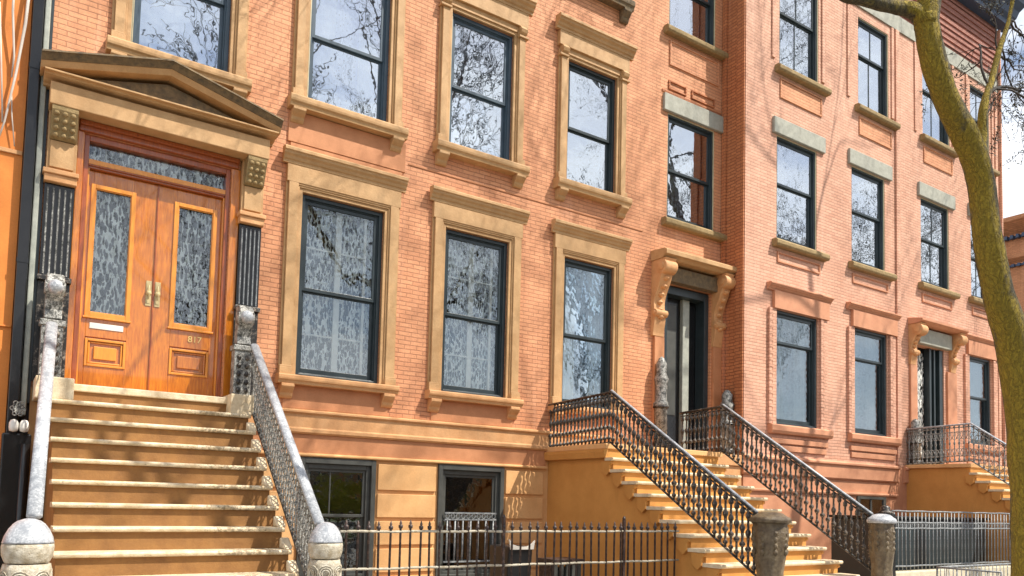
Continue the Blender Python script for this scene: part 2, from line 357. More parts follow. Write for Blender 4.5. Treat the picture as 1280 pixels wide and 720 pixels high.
def ring(mb, x0, x1, z0, z1, w, ya, yb, wt=None, wb=None):
    wt = w if wt is None else wt; wb = w if wb is None else wb
    mb.box(x0, x0 + w, ya, yb, z0, z1); mb.box(x1 - w, x1, ya, yb, z0, z1)
    mb.box(x0 + w, x1 - w, ya, yb, z1 - wt, z1)
    if wb: mb.box(x0 + w, x1 - w, ya, yb, z0, z0 + wb)
    return mb
def cloth(mb, x0, x1, z0, z1, y, amp=0.02, waves=9):
    n = max(4, int((x1 - x0) * 60)); vs = []
    for i in range(n + 1):
        t = i / n; yy = y + amp * math.sin(t * waves * 6.28) + amp * 0.5 * math.sin(t * waves * 2.3 * 6.28 + 1)
        vs += [(x0 + (x1 - x0) * t, yy, z0), (x0 + (x1 - x0) * t, yy, z1)]
    return mb.add(vs, [(2 * i, 2 * i + 2, 2 * i + 3, 2 * i + 1) for i in range(n)], True)

# cornice-like profile; y is out from the wall face (negative), z from bottom to top
def hood_profile(yf, z0, z1, p):
    h = z1 - z0
    return [(yf, z0), (yf - p * 0.35, z0), (yf - p * 0.35, z0 + h * 0.18), (yf - p * 0.5, z0 + h * 0.25), (yf - p * 0.6, z0 + h * 0.42), (yf - p * 0.82, z0 + h * 0.55),
            (yf - p * 0.85, z0 + h * 0.68), (yf - p, z0 + h * 0.74), (yf - p, z0 + h * 0.93), (yf - p * 0.9, z1), (yf, z1 + 0.012)]
def sill_profile(yf, z0, z1, p):
    h = z1 - z0
    return [(yf + 0.12, z0), (yf - p * 0.8, z0), (yf - p * 0.86, z0 + h * 0.3), (yf - p * 0.97, z0 + h * 0.42), (yf - p, z0 + h * 0.6), (yf - p, z0 + h * 0.9), (yf - p * 0.95, z1), (yf + 0.12, z1 + 0.02)]
def bracket_block(mb, x0, x1, yf, z0, z1, p):
    h = z1 - z0
    mb.prof(x0, x1, [(yf, z0), (yf - p * 0.25, z0 + h * 0.03), (yf - p * 0.42, z0 + h * 0.2), (yf - p * 0.5, z0 + h * 0.4), (yf - p * 0.78, z0 + h * 0.6), (yf - p, z0 + h * 0.8), (yf - p, z1), (yf, z1)])

def sash_window(house, x0, x1, z0, z1, yf, rail, paintm='sash', glassm='glass', curtain='lace', mullion=False, meet_muntins=False, deep=0.13, fw=0.055, label=None, trans=None):
    """the part 'window': frame mesh, with sashes, glass and curtain below it"""
    f = MB(); ya, yb = yf + 0.03, yf + deep + 0.03
    ring(f, x0 + 0.002, x1 - 0.002, z0 + 0.002, z1 - 0.002, fw, ya, yb, None, fw * 0.8)
    ring(f, x0 + fw, x1 - fw, z0 + fw * 0.8, z1 - fw, 0.018, ya + 0.03, yb - 0.002)
    w = f.build('window', paintm, house, bevel=0.004)
    a, b = x0 + fw + 0.018, x1 - fw - 0.018; c, d = z0 + fw * 0.8 + 0.018, z1 - fw - 0.018
    u = MB(); ring(u, a, b, rail, d, 0.045, ya + 0.045, ya + 0.08, 0.05, 0.05)
    if mullion: u.box((a + b) / 2 - 0.013, (a + b) / 2 + 0.013, ya + 0.05, ya + 0.075, rail + 0.05, d - 0.05)
    u.build('upper_sash', paintm, w, bevel=0.003)
    l = MB(); ring(l, a, b, c, rail + 0.025, 0.045, ya + 0.083, ya + 0.118, 0.045, 0.075)
    if mullion: l.box((a + b) / 2 - 0.013, (a + b) / 2 + 0.013, ya + 0.088, ya + 0.112, c + 0.075, rail - 0.02)
    l.build('lower_sash', paintm, w, bevel=0.003)
    g = MB(); g.box(a + 0.03, b - 0.03, ya + 0.060, ya + 0.064, rail + 0.03, d - 0.03); g.build('upper_pane', glassm, w)
    g = MB(); g.box(a + 0.03, b - 0.03, ya + 0.098, ya + 0.102, c + 0.05, rail); g.build('lower_pane', glassm, w)
    if curtain:
        y = yb + 0.05
        y = yb + 0.02 if curtain == 'muntin_lace' else y
        if curtain in ('lace', 'lace_up', 'lace_door'):
            k = MB(); cloth(k, a - 0.03, b + 0.03, c - 0.03, d + 0.03, y, 0.012, 7); k.build('curtain', curtain, w)
        elif curtain == 'muntin_lace':
            k = MB(); cloth(k, a - 0.03, b + 0.03, c - 0.03, d + 0.03, y + 0.05, 0.012, 7); k.build('curtain', 'lace', w)
            k = MB(); m_ = (a + b) / 2
            k.box(m_ - 0.045, m_ + 0.045, y - 0.02, y + 0.01, c, d); k.box(b - 0.16, b - 0.12, y - 0.02, y + 0.01, c, d)
            for zz in ((rail + d) / 2, (rail + c) / 2 - 0.02): k.box(a, m_ - 0.045, y - 0.015, y + 0.005, zz, zz + 0.022); k.box(m_ + 0.045, b - 0.16, y - 0.015, y + 0.005, zz, zz + 0.022)
            k.build('inner_muntins', 'white', w)
        elif curtain == 'drapes':
            k = MB(); wd = (b - a)
            cloth(k, a - 0.03, a + wd * 0.36, c - 0.03, d + 0.03, y, 0.03, 4); cloth(k, b - wd * 0.30, b - wd * 0.05, c - 0.03, d + 0.03, y + 0.01, 0.03, 3); k.build('curtain', 'curtain', w)
            k = MB(); cloth(k, a - 0.03, b + 0.03, c - 0.03, d + 0.03, y + 0.12, 0.015, 6); k.build('curtain', 'lace_up', w)
        elif curtain == 'added_blind':
            k = MB(); cloth(k, a - 0.03, b + 0.03, rail - 0.25, d + 0.03, y, 0.004, 2); k.build('curtain', 'added_blind', w)
            k = MB(); cloth(k, a - 0.03, b + 0.03, c - 0.03, rail - 0.2, y + 0.1, 0.02, 6); k.build('curtain', 'lace_up', w)
        elif curtain == 'full_added_blind':
            k = MB(); cloth(k, a - 0.03, b + 0.03, c - 0.03, d + 0.03, y, 0.008, 5); k.build('curtain', 'added_blind', w)  # pale blind added behind the glass to brighten panes that mirror the sky
    if label: w['label'] = label
    return w
def casing(w, x0, x1, z0, z1, yf, fz, hz, prot, mat, pil=0.24, frieze_ext=0.0, hood_ext=0.08, capital=False, hood_p=0.15):
    """stone surround: inner bead, pilasters, frieze and hood. fz = frieze top, hz = hood top"""
    m = MB()
    for sgn, xe in ((-1, x0), (1, x1)):
        m.box(xe, xe + sgn * 0.05, yf + 0.02, yf - prot * 0.45, z0, z1 + 0.05)
        m.box(xe + sgn * 0.05, xe + sgn * 0.075, yf, yf - prot * 0.7, z0, z1 + 0.075)
        m.box(xe + sgn * 0.075, xe + sgn * (pil - 0.03), yf, yf - prot, z0 + 0.12, z1 + (0.10 if not capital else -0.04))
        m.box(xe + sgn * (pil - 0.03), xe + sgn * pil, yf, yf - prot * 0.55, z0 + 0.12, z1 + 0.10)
        m.box(xe + sgn * 0.068, xe + sgn * (pil + 0.005), yf, yf - prot - 0.02, z0, z0 + 0.10)
        m.box(xe + sgn * 0.072, xe + sgn * (pil + 0.001), yf, yf - prot - 0.008, z0 + 0.10, z0 + 0.125)
        if capital:
            xc = xe + sgn * (0.02 + pil / 2)
            m.box(xe + sgn * 0.05, xe + sgn * (pil + 0.02), yf, yf - prot - 0.03, z1 - 0.035, z1)
            m.prof(xc - 0.065, xc + 0.065, [(yf, z1), (yf - prot, z1), (yf - prot - 0.05, z1 + 0.04), (yf - prot - 0.07, z1 + 0.10), (yf - prot - 0.02, z1 + 0.16), (yf, z1 + 0.16)])
            m.tube([(xc - 0.07, yf - prot - 0.03, z1 + 0.09), (xc + 0.07, yf - prot - 0.03, z1 + 0.09)], 0.035, 8)
    m.box(x0, x1, yf + 0.02, yf - prot * 0.45, z1, z1 + 0.05)
    m.box(x0 - 0.05, x1 + 0.05, yf, yf - prot * 0.7, z1 + 0.05, z1 + 0.075)
    m.box(x0 - pil - frieze_ext, x1 + pil + frieze_ext, yf, yf - prot * (1.0 if not capital else 1.1), z1 + (0.10 if not capital else 0.16), fz)
    if capital: m.box(x0 - 0.08, x1 + 0.08, yf, yf - prot * 0.6, z1 + 0.075, z1 + 0.16)
    else: m.box(x0 - 0.076, x1 + 0.076, yf, yf - prot * 0.85, z1 + 0.075, z1 + 0.10)
    m.build('casing', mat, w, bevel=0.006)
    h = MB(); h.prof(x0 - pil - hood_ext, x1 + pil + hood_ext, hood_profile(yf - prot * 0.5, fz, hz, hood_p)); h.build('hood', mat, w, bevel=0.003)
def sill(w, x0, x1, yf, z0, z1, p, mat, ext=0.24, brackets=True, bz=None):
    m = MB(); m.prof(x0 - ext, x1 + ext, sill_profile(yf, z0, z1, p)); m.build('sill', mat, w, bevel=0.004)
    if brackets:
        for xa in (x0 - ext + 0.05, x1 + ext - 0.23):
            b = MB(); bracket_block(b, xa, xa + 0.18, yf, bz, z0, p * 0.85); b.build('bracket', mat, w, bevel=0.006)

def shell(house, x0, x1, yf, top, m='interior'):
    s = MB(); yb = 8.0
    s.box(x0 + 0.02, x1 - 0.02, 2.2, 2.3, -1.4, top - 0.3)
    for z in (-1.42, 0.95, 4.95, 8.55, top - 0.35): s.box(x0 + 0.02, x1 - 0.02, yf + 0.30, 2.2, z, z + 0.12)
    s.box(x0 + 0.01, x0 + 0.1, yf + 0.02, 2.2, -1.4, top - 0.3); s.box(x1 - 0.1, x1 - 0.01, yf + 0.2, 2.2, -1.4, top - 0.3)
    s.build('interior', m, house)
    b = MB(); b.box(x0, x1, 2.32, yb, -1.4, top); b.box(x0, x1, yf + 0.35, 2.31, top - 0.2, top); b.build('rear_block', 'brick_red_shaded', house)

# ------------------------------------------------------------------ ground
g = MB(); g.add([(-300, -300, -1.56), (300, -300, -1.56), (300, 300, -1.56), (-300, 300, -1.56)], [(0, 1, 2, 3)]); struct(g.build('ground', 'asphalt'))
g = MB(); g.box(-60, 120, -7.6, -3.16, -1.75, -1.4); struct(g.build('pavement', 'pave'))
g = MB(); g.box(-60, 120, -7.78, -7.603, -1.75, -1.396); struct(g.build('kerb', 'kerb', bevel=0.015))
g = MB(); g.box(-60, 22.6, -3.157, 2.3, -1.75, -1.41); struct(g.build('areaway', 'areaway'))
g = MB(); g.box(-60, 120, -22.5, -17.6, -1.75, -1.4); struct(g.build('far_pavement', 'pave'))
g = MB(); g.add([(-60, -42, -1.43), (120, -42, -1.43), (120, -22.5, -1.43), (-60, -22.5, -1.43)], [(0, 1, 2, 3)]); struct(g.build('lawn', 'grass'))
g = MB(); g.box(-60, 120, -17.597, -17.42, -1.75, -1.396); struct(g.build('far_kerb', 'kerb'))

# ------------------------------------------------------------------ house one (salmon brick, tan hoods)
H1X0, H1X1 = 0.44, 10.12
bays = [(1.27, 2.47), (3.54, 4.79), (5.83, 7.02), (8.17, 9.30)]
h1 = thing('brick_house', 'salmon painted brick row house with tan stone window hoods and a pedimented orange double door', 'row house', (5.3, 0, -1.4), 'brick row houses')
TOP = 13.4
door_o = (0.84, 2.57, 1.24, 4.34)
ops = [door_o] + [(a, b, 1.66, 4.25) for a, b in bays[1:]] + [(a, b, 5.55, 7.78) for a, b in bays] + [(a, b, 9.28, 11.3) for a, b in bays]
wall(MB(), H1X0, H1X1, 1.18, TOP, 0, ops).build('wall', 'brick_salmon', h1)
# ochre basement storey with joints
bw = [(3.66, 4.79, -1.2, 0.545), (5.83, 7.03, -1.2, 0.545)]
b = MB(); wall(b, H1X0, 7.84, -1.41, 1.18, 0.0, bw, 0.16); wall(b, 7.84, H1X1, -1.41, 1.18, 0.0, []); b.build('basement_wall', 'ochre', h1)
# rusticated blocks, 30 mm proud with gaps
rus = MB()
for z0, z1 in ((0.12, 0.50), (-0.28, 0.065), (-0.68, -0.335), (-1.08, -0.735), (-1.4, -1.135)):
    for x0, x1 in ((2.88, 3.62), (4.83, 5.79), (7.07, 7.82)): MB().box(x0, x1, -0.035, 0.004, z0, z1).build('rusticated_block', 'ochre', h1, bevel=0.008)
m = MB(); m.prof(2.86, 7.9, [(0.01, 0.86), (-0.05, 0.86), (-0.075, 0.885), (-0.075, 0.93), (-0.05, 0.95), (-0.05, 1.13), (-0.085, 1.155), (-0.085, 1.18), (-0.05, 1.20), (0.01, 1.205)])
m.prof(7.9, H1X1, [(0.01, 0.86), (-0.05, 0.86), (-0.075, 0.885), (-0.075, 0.93), (-0.05, 0.95), (-0.05, 1.13), (-0.085, 1.155), (-0.085, 1.18), (-0.05, 1.20), (0.01, 1.205)])
m.build('belt_course', 'tan_orange', h1, bevel=0.003)
m = MB(); m.box(2.86, 7.86, -0.028, 0.002, 0.60, 0.858); m.build('basement_frieze', 'apron', h1)
m = MB(); m.prof(2.86, 7.86, [(0.002, 0.548), (-0.06, 0.552), (-0.07, 0.565), (-0.07, 0.585), (-0.045, 0.60), (0.002, 0.60)]); m.build('basement_ledge', 'ochre', h1, bevel=0.003)
# smooth aprons below the parlour windows, and a thin string joint above them
for a, c in bays[1:]: MB().box(a - 0.16, c + 0.16, -0.018, 0.002, 1.206, 1.53).build('window_apron', 'apron', h1, bevel=0.004)
m = MB(); m.box(3.30, 5.10, -0.03, 0.002, 4.93, 5.375); m.box(3.34, 5.06, -0.022, 0.002, 4.835, 4.925); m.build('window_apron', 'apron', h1, bevel=0.006)
m = MB(); m.box(5.16, 10.0, -0.012, 0.002, 5.08, 5.10); m.build('string_line', 'apron', h1)
m = MB(); m.prof(H1X0 - 0.1, H1X1, hood_profile(0, 12.5, 13.4, 0.55)); m.build('roof_cornice', 'tan_dark', h1)
for i, (a, c) in enumerate(bays[1:]):
    w = sash_window(h1, a, c, 1.66, 4.25, 0.0, 2.89, 'sash', 'glass', ['muntin_lace', 'muntin_lace', 'drapes'][i])
    casing(w, a, c, 1.66, 4.25, 0.0, 4.60, 4.81, 0.075, 'tan' if i else 'tan', 0.24, 0.0, 0.07, False, 0.13)
    sill(w, a, c, 0.0, 1.53, 1.655, 0.17, 'tan_orange', 0.27, True, 1.33)
for i, (a, c) in enumerate(bays):
    w = sash_window(h1, a, c, 5.55, 7.78, 0.0, 6.58, 'sash_blue' if i < 3 else 'sash', 'glass_up', ['full_added_blind', 'drapes', 'full_added_blind', 'added_blind'][i])
    casing(w, a, c, 5.55, 7.78, 0.0, 8.20, 8.42, 0.085, 'tan', 0.22, 0.02, 0.10, True, 0.17)
    sill(w, a, c, 0.0, 5.385, 5.545, 0.19, 'tan', 0.27, True, 5.2)
    m = MB(); ring(m, a + 0.003, a + 0.03, 5.553, 7.777, 0.012, 0.012, 0.028); m.build('bead', 'cream', w)
    w = sash_window(h1, a, c, 9.28, 11.3, 0.0, 10.2, 'sash', 'glass_up', 'full_added_blind')
    sill(w, a, c, 0.0, 9.10, 9.275, 0.19, 'tan_dark', 0.27, True, 8.88)

# ---- portal and double door (parts of house one)
DY = 0.16
fr = MB(); ring(fr, 0.842, 2.568, 1.243, 4.337, 0.055, 0.02, DY + 0.06, 0.075, 0.0)
fr.box(0.897, 2.513, 0.055, DY + 0.03, 3.94, 4.055)
fr.box(0.897, 2.513, 0.035, 0.055, 3.965, 4.03)
df = fr.build('door_frame', 'wood_red', h1, bevel=0.006)
m = MB(); m.box(0.897, 2.513, 0.028, 0.034, 3.985, 4.045); m.box(0.897, 0.915, 0.05, 0.1, 1.25, 3.94); m.box(2.495, 2.513, 0.05, 0.1, 1.25, 3.94); m.build('frame_bead', 'wood_light', df, bevel=0.003)
m = MB(); m.box(0.90, 2.51, 0.10, 0.104, 4.056, 4.262); m.build('transom_pane', 'glass_dark', df)
m = MB(); cloth(m, 0.90, 2.51, 4.05, 4.27, 0.15, 0.004, 3); m.build('transom_curtain', 'lace_door', df)
for k, (x0, x1) in enumerate(((0.900, 1.703), (1.709, 2.510))):
    pz = (2.16, 3.74); px = (x0 + (0.075 if k == 0 else 0.225), x1 - (0.275 if k == 0 else 0.095))
    d = MB(); y0, y1 = DY - 0.045, DY
    d.box(x0, px[0], y0, y1, 1.262, 3.937); d.box(px[1], x1, y0, y1, 1.262, 3.937)
    d.box(px[0], px[1], y0, y1, pz[1], 3.937); d.box(px[0], px[1], y0, y1, 1.88, pz[0]); d.box(px[0], px[1], y0, y1, 1.262, 1.52); d.box(px[0], px[1], y0 + 0.025, y1, 1.52, 1.88)
    leaf = d.build('door_leaf', 'wood', h1, bevel=0.004)
    if k == 0: m = MB(); m.box(x1 - 0.002, x1 + 0.012, y0 - 0.018, y0 - 0.001, 1.262, 3.93); m.build('astragal', 'wood_red', leaf)
    m = MB(); ring(m, px[0] - 0.025, px[1] + 0.025, pz[0] - 0.03, pz[1] + 0.03, 0.05, y0 - 0.02, y0 - 0.001); ring(m, px[0] + 0.024, px[1] - 0.024, pz[0] + 0.02, pz[1] - 0.02, 0.012, y0 - 0.008, y0 + 0.01)
    m.box(px[0] - 0.04, px[1] + 0.04, y0 - 0.035, y0 - 0.001, pz[0] - 0.055, pz[0] - 0.031)
    m.build('pane_moulding', 'wood_light', leaf, bevel=0.004)
    m = MB(); m.box(px[0] + 0.01, px[1] - 0.01, y0 + 0.018, y0 + 0.022, pz[0], pz[1]); m.build('pane', 'glass_dark', leaf)
    m = MB(); cloth(m, px[0], px[1], pz[0], pz[1], y1 + 0.03, 0.006, 5); m.box(px[0], px[1], y1 + 0.005, y1 + 0.012, 2.70, 2.712); m.build('lace_curtain', 'lace_door', leaf)
    a, bb = px[0] - 0.0, px[1] + 0.0
    m = MB(); ring(m, a, bb, 1.52, 1.86, 0.03, y0 - 0.016, y0 + 0.02); m.build('panel_moulding', 'wood_light', leaf, bevel=0.005)
    m = MB(); ring(m, a + 0.035, bb - 0.035, 1.555, 1.825, 0.022, y0 - 0.002, y0 + 0.022)
    m.prof(y0 + 0.0, y0 + 0.022, [(a + 0.10, 1.61), (bb - 0.10, 1.61), (bb - 0.10, 1.77), (a + 0.10, 1.77)], 'y'); m.build('raised_panel', 'wood_light' if k == 0 else 'wood', leaf, bevel=0.008)
    m = MB(); xh = x1 - 0.05 if k == 0 else x0 + 0.05
    m.box(xh - 0.032, xh + 0.032, y0 - 0.010, y0 - 0.001, 2.36, 2.68); m.box(xh - 0.022, xh + 0.022, y0 - 0.016, y0 - 0.0101, 2.39, 2.65)
    m.lathe((xh, y0 - 0.035, 2.52), [(0.012, -0.03), (0.028, -0.022), (0.034, 0), (0.028, 0.022), (0.012, 0.03)], 12)
    m.tube([(xh, y0 - 0.036, 2.44), (xh, y0 - 0.055, 2.47), (xh, y0 - 0.06, 2.56), (xh, y0 - 0.036, 2.62)], 0.008, 6); m.build('door_handle', 'brass', leaf, bevel=0.002)
    if k == 0:
        m = MB(); m.box(px[0] + 0.04, px[1] - 0.04, y0 - 0.009, y0 - 0.001, 1.985, 2.055); m.build('letter_slot', 'white', leaf, bevel=0.003)
    else:
        cu = bpy.data.curves.new('house_number', 'FONT'); cu.body = '817'; cu.size = 0.115; cu.extrude = 0.004; cu.align_x = 'CENTER'
        t = bpy.data.objects.new('tmp', cu); COL.objects.link(t); bpy.context.view_layer.update()
        me = bpy.data.meshes.new_from_object(t.evaluated_get(bpy.context.evaluated_depsgraph_get())); bpy.data.objects.remove(t)
        me.materials.clear(); me.materials.append(M['gold'])
        o = bpy.data.objects.new('house_number', me); COL.objects.link(o); o.parent = leaf
        o.rotation_euler = (math.pi / 2, 0, 0); o.location = node_z(((px[0] + px[1]) / 2 + 0.06, y0 - 0.007, 1.965)) - ORG[leaf.name]
# pilasters, consoles, entablature, pediment
for sx in (0.40, 2.62):
    x0, x1 = sx + (0.05 if sx < 1 else 0.07), sx + 0.36
    p = MB(); p.box(x0, x1, -0.10, 0.004, 3.76, 4.468); p.box(x0 + 0.03, x1 - 0.03, -0.125, -0.101, 3.79, 4.11); pp = p.build('door_pilaster', 'tan', h1, bevel=0.006)
    p = MB(); p.box(x0 - 0.03, x1 + 0.03, -0.17, 0.004, 3.70, 3.755); p.box(x0 - 0.015, x1 + 0.015, -0.145, 0.004, 3.61, 3.698); p.build('pilaster_cap', 'tan_orange', pp, bevel=0.008)
    p = MB()
    p.prof(x0 + 0.02, x1 - 0.02, [(-0.126, 4.12), (-0.17, 4.14), (-0.20, 4.22), (-0.25, 4.34), (-0.29, 4.42), (-0.29, 4.468), (-0.1, 4.468), (-0.1, 4.12)])
    for kx in range(3):
        for kz in range(4):
            p.lathe((x0 + 0.07 + kx * (x1 - x0 - 0.14) / 2, -0.175 - 0.03 * kz, 4.16 + 0.075 * kz), [(0.006, -0.03), (0.026, -0.02), (0.034, 0), (0.024, 0.02), (0.006, 0.03)], 8)
    p.build('carved_corbel', 'moss', pp)
    p = MB(); p.box(x0, x1, -0.07, 0.004, 2.50, 3.605)
    p.build('shutter_panel', 'black', pp, bevel=0.004)
    p = MB()
    for kx in range(5):
        xx = x0 + 0.035 + kx * (x1 - x0 - 0.07) / 4; p.prof(2.52, 3.55, [(xx - 0.011, -0.0705), (xx - 0.006, -0.095), (xx + 0.006, -0.095), (xx + 0.011, -0.0705)], 'z')
    p.build('fluting', 'iron_white' if sx < 1 else 'iron_grey', pp)
    p = MB(); p.box(x0 - 0.01, x1 + 0.01, -0.06, 0.004, 1.26, 2.44); p.box(x0 - 0.02, x1 + 0.02, -0.12, 0.004, 2.441, 2.50); p.build('pilaster_base', 'iron', pp, bevel=0.006)
e = MB()
e.box(0.44, 2.98, -0.30, 0.004, 4.47, 4.735)
e.build('entablature', 'tan', h1, bevel=0.01)
m = MB(); m.box(0.775, 2.655, -0.05, 0.004, 4.342, 4.468); m.box(0.775, 2.655, -0.09, -0.051, 4.41, 4.468); m.build('door_head', 'wood_red', h1, bevel=0.01)
for xa, xb in ((0.762, 0.838), (2.573, 2.688)): MB().box(xa, xb, -0.03, 0.10, 1.272, 4.34).build('door_side_board', 'wood', h1, bevel=0.01)
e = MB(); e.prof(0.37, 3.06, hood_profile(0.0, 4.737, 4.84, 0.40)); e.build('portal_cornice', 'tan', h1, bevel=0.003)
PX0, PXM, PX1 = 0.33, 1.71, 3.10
ty = MB(); ty.prof(-0.20, 0.003, [(0.55, 4.85), (2.88, 4.85), (PXM, 5.13)], 'y'); ty.build('tympanum', 'tan_dark', h1)  # shadow of the pediment recess is put into the darker stone colour
def raking(mb, off0, off1, p0, p1):
    for xa, za, xb, zb in ((PX0, 4.875, PXM, 5.225), (PX1, 4.875, PXM, 5.225)):
        mb.add([(xa, -p0, za + off0), (xb, -p0, zb + off0), (xb, -p1, zb + off1), (xa, -p1, za + off1), (xa, 0.003, za + off0), (xb, 0.003, zb + off0), (xb, 0.003, zb + off1), (xa, 0.003, za + off1)],
               [(0, 1, 2, 3), (7, 6, 5, 4), (0, 4, 5, 1), (3, 2, 6, 7), (0, 3, 7, 4), (1, 5, 6, 2)])
e = MB(); raking(e, -0.03, 0.035, 0.33, 0.37); e.build('pediment_fillet', 'tan', h1)
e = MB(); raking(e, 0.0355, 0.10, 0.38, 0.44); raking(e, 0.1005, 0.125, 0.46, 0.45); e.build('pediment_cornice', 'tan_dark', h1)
# basement windows
for i, (a, c, z0, z1) in enumerate(bw):
    f = MB(); ring(f, a, c, z0, z1, 0.07, -0.045, 0.10, 0.08, 0.06); ring(f, a + 0.07, c - 0.07, z0 + 0.06, z1 - 0.08, 0.06, 0.01, 0.09, 0.07, 0.05)
    w = f.build('basement_window', 'sash_grey', h1, bevel=0.005)
    aa, cc, zz0, zz1 = a + 0.13, c - 0.13, z0 + 0.11, z1 - 0.15
    f = MB(); ring(f, aa, cc, -0.28, zz1, 0.04, 0.04, 0.07); ring(f, aa, cc, zz0, -0.25, 0.04, 0.072, 0.10)
    if i == 0: f.box(aa + 0.33, aa + 0.35, 0.045, 0.065, -0.24, zz1 - 0.04)
    f.build('basement_sash', 'sash_grey', w, bevel=0.003)
    f = MB(); f.box(aa + 0.02, cc - 0.02, 0.054, 0.058, -0.27, zz1 - 0.02); f.box(aa + 0.02, cc - 0.02, 0.084, 0.088, zz0 + 0.02, -0.27); f.build('pane', 'glass_dark', w)
    if i == 1:
        f = MB()
        for q in range(7):
            xx = aa + 0.05 + q * (cc - aa - 0.1) / 6
            f.tube([(xx, -0.02, -0.95), (xx, -0.02, -0.30)], 0.014, 6)
        for zb in (-0.95, -0.30, -0.20): f.box(aa, cc, -0.035, -0.012, zb - 0.012, zb + 0.012)
        for q in range(10):
            xx = aa + 0.05 + q * (cc - aa - 0.1) / 9
            f.tube([(xx + 0.035 * math.cos(t), -0.024, -0.25 + 0.035 * math.sin(t)) for t in [k * math.pi / 4 for k in range(9)]], 0.008, 5, False)
        f.build('window_guard', 'iron_grey', w)

# ------------------------------------------------------------------ house two (door bay + projecting brick bay, grey lintels)
YP = -0.58; CX = 12.17
h2 = thing('brick_house', 'pink brick row house with grey stone lintels, hooded dark doorway and projecting window bay', 'row house', (14, 0, -1.4), 'brick row houses')
H2X0, H2X1, H3X1 = 10.12, 17.72, 22.45
dops = [(10.60, 11.86, 1.0, 4.22), (10.62, 11.93, 5.47, 7.56), (10.62, 11.93, 9.25, 11.3)]
wall(MB(), H2X0, CX, 1.0, TOP, 0.0, dops, 0.30).build('wall', 'brick_salmon', h2)
wall(MB(), H2X0, CX, -1.41, 1.0, 0.0, []).build('basement_wall', 'ochre', h2)
p_ops = [(13.13, 14.50, 1.67, 4.00), (15.80, 17.10, 1.67, 4.02), (13.13, 14.46, 5.43, 7.62), (15.72, 17.02, 5.46, 7.66), (13.20, 14.52, 9.08, 11.15), (15.98, 17.20, 9.10, 11.2)]
mb = wall(MB(), CX, H2X1, 1.0, 11.42, YP, p_ops, 0.2)
mb.build('projecting_wall', 'brick_pink', h2)
mb = MB(); mb.add([(CX, YP, 1.0), (CX, 0.0, 1.0), (CX, 0.0, TOP), (CX, YP, TOP)], [(3, 2, 1, 0)]); mb.build('return_wall', 'brick_orange_shaded', h2)  # return faces away from the sun; its shading is put into the brick colour
mb = MB(); mb.box(CX - 0.035, CX - 0.002, YP + 0.012, YP + 0.2, 1.1, 13.2); mb.box(CX - 0.05, CX - 0.002, -0.12, -0.02, 1.1, 13.2); mb.build('corner_strip', 'brick_orange_shaded', h2)
h3ops = [(18.37, 19.57, 1.05, 3.98), (20.78, 21.93, 1.75, 4.02), (18.56, 19.86, 5.50, 7.62), (20.95, 21.98, 5.55, 7.66), (18.68, 19.95, 9.18, 11.2), (21.0, 22.0, 9.2, 11.25)]
h3 = thing('brick_house', 'pink brick row house at the far end, half hidden behind the mossy tree trunk', 'row house', (20, 0, -1.4), 'brick row houses')
wall(MB(), H2X1, H3X1, 1.0, 11.42, YP, h3ops, 0.2).build('wall', 'brick_pink', h3)
for hh, x0, x1 in ((h2, CX, H2X1), (h3, H2X1, H3X1)):
    m = MB(); m.box(x0 + 0.003, x1, YP - 0.03, YP + 0.25, 11.42, 11.80); m.build('lintel_band', 'grey', hh, bevel=0.006)
    m = MB()
    m.add([(x0, YP, 11.80), (x1, YP, 11.80), (x1, YP, 13.3), (x0, YP, 13.3)], [(0, 1, 2, 3)])
    m.build('attic_wall', 'brick_red_shaded', hh)  # shadow below the cornice is put into this darker red brick
    m = MB()
    for k in range(9): m.box(x0 + 0.01, x1 - 0.004, YP - 0.028, YP + 0.002, 11.88 + k * 0.155, 11.955 + k * 0.155)
    m.build('corbelled_courses', 'brick_red_shaded', hh)
    m = MB(); m.prof(x0 - (0.35 if hh is h2 else -0.0), x1 + (0.35 if hh is h3 else 0), hood_profile(YP, 13.28, 14.1, 0.75)); m.build('roof_cornice', 'cornice', hh)
    m = MB(); m.box(x0 + (0.002 if hh is h2 else 0), x1, YP + 0.002, 0.3, -1.41, 0.998); m.build('basement_wall', 'apron_pink', hh)
    m = MB(); pr = [(YP + 0.05, 0.64), (YP - 0.03, 0.64), (YP - 0.05, 0.67), (YP - 0.05, 0.93), (YP - 0.09, 0.96), (YP - 0.09, 0.995), (YP - 0.05, 1.03), (YP + 0.05, 1.03)]
    m.prof(x0 - (0.05 if hh is h2 else -0.002), x1 - (0.25 if hh is h2 else 0), pr); m.build('belt_course', 'apron_pink', hh, bevel=0.003)
m = MB(); m.prof(12.2, 17.45, [(YP + 0.01, 0.32), (YP - 0.04, 0.32), (YP - 0.05, 0.35), (YP - 0.04, 0.38), (YP + 0.01, 0.38)]); m.build('basement_ledge', 'apron_pink', h2)
m = MB(); m.prof(YP - 0.1, YP + 0.4, [(H3X1 + 0.002, -1.4), (H3X1 + 0.05, -1.4), (H3X1 + 0.05, 13.2), (H3X1 + 0.002, 13.2)], 'y'); m.box(H3X1 + 0.002, H3X1 + 0.04, YP + 0.4, 8, -1.4, 13.2); m.build('end_wall', 'brick_pink', h3)
for hh, x0, x1, yf in ((h1, H1X0, H1X1 - .01, 0.0), (h2, H2X0 + .01, CX, 0.0), (h2, CX + .01, H2X1 - .01, YP), (h3, H2X1 + .01, H3X1, YP)): shell(hh, x0, x1, yf, TOP - 0.1)

